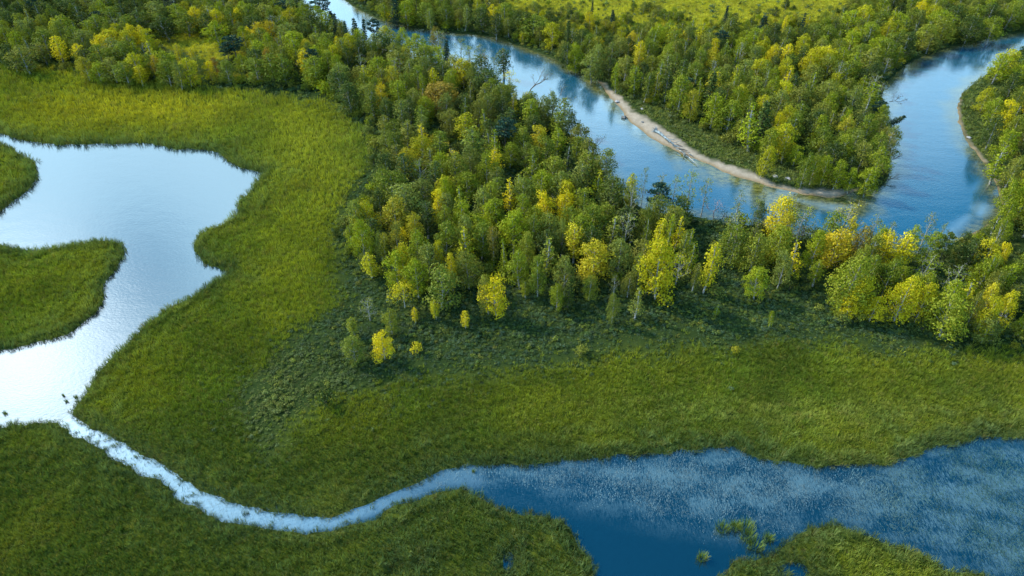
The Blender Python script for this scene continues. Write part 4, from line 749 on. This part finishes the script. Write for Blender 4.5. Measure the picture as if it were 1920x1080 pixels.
for k, (f, s_) in enumerate(((.45, 1), (.55, -1), (.72, 1), (.85, -1), (.93, 1))):
    g = Geo(); g.tube([(ln*f, 0, .3), (ln*f+.6, .6*s_, .55), (ln*f+1.3, 1.1*s_, .7+.1*k)], (.07, .045, .015), 5); g.tube([(ln*f+.6, .6*s_, .55), (ln*f+1.2, .5*s_, 1.0)], (.03, .01), 4); mesh_obj('branch', g.V, g.faces(), [WOODM], log, smooth=True)
dg = bpy.data.objects.new('driftwood_pile', None); sc.collection.objects.link(dg); put_at(dg, 1272, 281, 0, ang)
tag(dg, 'tangle of dark drift branches at the water edge below the log', 'driftwood')
for k in range(16):
    g = Geo(); x, y = random.gauss(0, 1.6), random.gauss(0, .4); a = random.gauss(0, .45); l_ = random.uniform(.7, 2.0)
    g.tube([(x, y, .05+.02*k), (x+l_*.5*math.cos(a), y+l_*.5*math.sin(a), .14+.02*k), (x+l_*math.cos(a), y+l_*math.sin(a), .08+.03*k)], (.07, .06, .02), 5); mesh_obj('branch', g.V, g.faces(), [WOODM if k % 2 else DBARK], dg, smooth=True)
l2 = bpy.data.objects.new('driftwood_pole', None); sc.collection.objects.link(l2); put_at(l2, 1275, 283, 0.02, ang-.05); tag(l2, 'straight pale pole half in the water right of the driftwood log', 'driftwood pole')
g = Geo(); g.tube([(0, 0, .05), (3, .08, .08), (6.5, 0, .0)], (.11, .09, .04), 7); mesh_obj('trunk', g.V, g.faces(), [bark_mat('bleached_wood', (.45, .42, .38), (.25, .24, .23), 3)], l2, smooth=True)
g = Geo(); g.tube([(4, .05, .06), (4.6, .5, .3), (4.9, .9, .35)], (.05, .03, .01), 5); mesh_obj('branch', g.V, g.faces(), [WOODM], l2, smooth=True)

def rock(x, y, r_, mat, label, seed, sq=.55):
    r = np.random.default_rng(seed); import bmesh
    bm = bmesh.new(); bmesh.ops.create_icosphere(bm, subdivisions=2, radius=1)
    for v in bm.verts:
        n_ = 1 + .22*math.sin(v.co.x*3+seed)*math.cos(v.co.y*4+seed) + r.normal(0, .05); v.co = (v.co.x*r_*1.3*n_, v.co.y*r_*n_, v.co.z*r_*sq*n_)
    me = bpy.data.meshes.new('stone'); bm.to_mesh(me); bm.free(); me.materials.append(mat); o = bpy.data.objects.new('stone', me); sc.collection.objects.link(o)
    X, Y = ground(x, y); o.location = (X, Y, r_*sq*.35 - .05); o.rotation_euler = (0, 0, r.uniform(0, 6)); tag(o, label, 'stone'); return o
PALE = bark_mat('pale_stone', (.26, .25, .27), (.17, .165, .17), 2); DK = bark_mat('dark_stone', (.06, .07, .08), (.11, .11, .11), 2)
rock(1157, 190, .5, PALE, 'pale lilac-white flat stone at the narrow upper sandbar waterline', 1, .35)
rock(1204.5, 229, .28, DK, 'single small dark stone on the pale upper sand', 2)
rock(1170, 220, .5, DK, 'dark wet stone at the waterline where the sandbar widens', 3)
rock(1817, 258, .38, PALE, 'white stone in the grass of the right river bank', 4, .5)
rock(1454, 331, .5, PALE, 'white stone above the lower sandbar', 5, .4)
rock(1478, 335, .45, PALE, 'small pale stone right of the white stone above the sandbar', 6, .4)
rock(1204, 205, .5, PALE, 'pale stone in the grass at the sandbar shoulder', 7, .4)

def bare_tree(x, y, name, label, cat, H, lean, seed, spread=1.0, mat=DBARK, leafy=0, leafcol=(.10, .11, .03), z0=0.):
    r = np.random.default_rng(seed); root = bpy.data.objects.new(name, None); sc.collection.objects.link(root); put_at(root, x, y, z0); tag(root, label, cat)
    g = Geo(); tips = []
    def grow(p, d, l_, rad, dep):
        d = d/np.linalg.norm(d); m_ = p + d*l_*.5 + r.normal(0, .05*l_, 3); e = p + d*l_ + r.normal(0, .06*l_, 3); g.tube([p, m_, e], (rad, rad*.8, rad*.6), 5 if dep < 2 else 3)
        if dep == 4: tips.append(e); return
        for k in range(3 if dep < 3 else 2):
            nd = d + r.normal(0, .55*spread, 3); nd[2] += .15; grow(e if k else m_, nd, l_*r.uniform(.6, .8), rad*.58, dep+1)
    grow(np.array([0, 0, -.1]), np.array(lean, float), H*.34, .03+.014*H, 0)
    mesh_obj('trunk', g.V, g.faces(), [mat], root, smooth=True)
    if leafy:
        T = np.array(tips); C_ = np.repeat(T, leafy, 0) + r.normal(0, .22, (len(T)*leafy, 3)); V, Fc = leaves(C_, np.tile([0, 0, 1.], (len(C_), 1)), .17, r); o = mesh_obj('crown', V, Fc, [LEAF_O], root); o.color = (*leafcol, 1)
    return root
bare_tree(990, 178, 'leaning_birch', 'nearly bare birch leaning right over the upper river', 'birch tree', 9, (.62, 0, 1), 4, .9, leafy=2)
bare_tree(1035, 222, 'bare_birch', 'thin nearly bare birch rising against the river above the bank', 'birch tree', 8, (.15, 0, 1), 5, leafy=4, leafcol=(.22, .17, .05))
bare_tree(1062, 250, 'bare_shrub', 'leafless blue-grey shrub fanning over the middle river bank', 'shrub', 6.5, (.25, 0, 1), 6, 1.2, WOODM, leafy=1)
bare_tree(1105, 295, 'bare_shrub', 'leafless shrub leaning over the river right of the fanning one', 'shrub', 6, (.5, 0, 1), 7, 1.1, DBARK, leafy=2)
bare_tree(1668, 190, 'dead_branches', 'dark dead branches reaching over the right river from the wood', 'dead branches', 3.4, (1.2, .2, .25), 8, .8, leafy=2, leafcol=(.05, .05, .06), z0=1.5)
bare_tree(1666, 300, 'dead_branches', 'thin bare twigs poking over blue water below the leaning spruce', 'dead branches', 3.0, (1.5, .2, .3), 9, .6, z0=2)
bare_tree(1662, 336, 'dead_branches', 'lowest bare twigs over the water near the sandbar end', 'dead branches', 3.0, (1.6, .2, .15), 10, .6, z0=.5)
bare_tree(1338, 408, 'bare_shrub', 'small pinkish bare shrub at the river edge in the gap', 'shrub', 4.2, (-.15, 0, 1), 11, 1.2, bark_mat('pinkish_twigs', (.42, .30, .30), (.25, .18, .18)), leafy=1, leafcol=(.35, .22, .2))
bare_tree(1352, 415, 'bare_shrub', 'dark bare shrub beside the pinkish one at the river edge', 'shrub', 3.2, (.2, 0, 1), 12, 1.2, leafy=1)
# spruce leaning far over the right river
e = LIB['p'][0]; root = bpy.data.objects.new('leaning_spruce', None); sc.collection.objects.link(root); put_at(root, 1652, 243, .3); root.rotation_euler = (0, R(62), R(12)); root.scale = (.8, .8, .62)
for nm in ('trunk', 'crown'):
    o = bpy.data.objects.new(nm, e[nm]); sc.collection.objects.link(o); o.parent = root; o.color = (.03, .06, .03, 1)
tag(root, 'dark spruce tipped almost flat over the right river', 'spruce tree')

# small sedge hummocks standing in open water
def hummock(x, y, r_, label, seed, group=None):
    r = np.random.default_rng(seed); V = []; Fc = []
    for k in range(int(150*r_+50)):
        a = r.uniform(0, 6.28); q = r_*math.sqrt(r.uniform()); px, py = q*math.cos(a)*1.3, q*math.sin(a); h = r.uniform(.35, .85); l_ = r.uniform(.1, .6); b = a+r.normal(0, .5); wx, wy = .03*math.cos(b+1.5), .03*math.sin(b+1.5)
        i = len(V); V += [(px-wx, py-wy, -.1), (px+wx, py+wy, -.1), (px+l_*h*math.cos(b)+wx*.3, py+l_*h*math.sin(b)+wy*.3, h), (px+l_*h*math.cos(b)-wx*.3, py+l_*h*math.sin(b)-wy*.3, h)]; Fc.append((i, i+1, i+2, i+3))
    o = mesh_obj('sedge_hummock', V, np.array(Fc), [LEAF_O]); o.color = (.10, .15, .03, 1); X, Y = ground(x, y, WATER_Z); o.location = (X, Y, WATER_Z); tag(o, label, 'sedge clump', group)
    return o
for k, (x, y, r_, lb) in enumerate([(1355,993,.5,'small sedge clump left of the ragged clumps in the lower pond'),(1378,990,.5,'sedge clump at the upper left of the lower island'),(1397,988,.65,'broad ragged sedge clump north-west of the lower island'),(1402,1008,.6,'sedge clump in the middle of the ragged row by the island'),(1415,1026,.6,'sedge clump touching the tip of the lower island'),(1316,1048,.35,'lone small sedge clump in the dark blue pond'),(1440,1012,.4,'sedge clump right of the ragged row beside the island'),
    (143,745,.3,'tiny dark sedge tuft in white pond water, nearest the bank'),(125,753,.22,'lower tiny dark tuft in the white pond water'),(119,742,.16,'upper tiny dark speck of sedge in the white pond'),(10,776,.35,'sedge tuft in the pond at the left frame edge'),(888,885,.22,'tiny tuft where the stream meets the lower pond')]): hummock(x, y, r_, lb, 900+k).scale = (1, 1, 1) if x > 1000 else (.5, .5, .45)
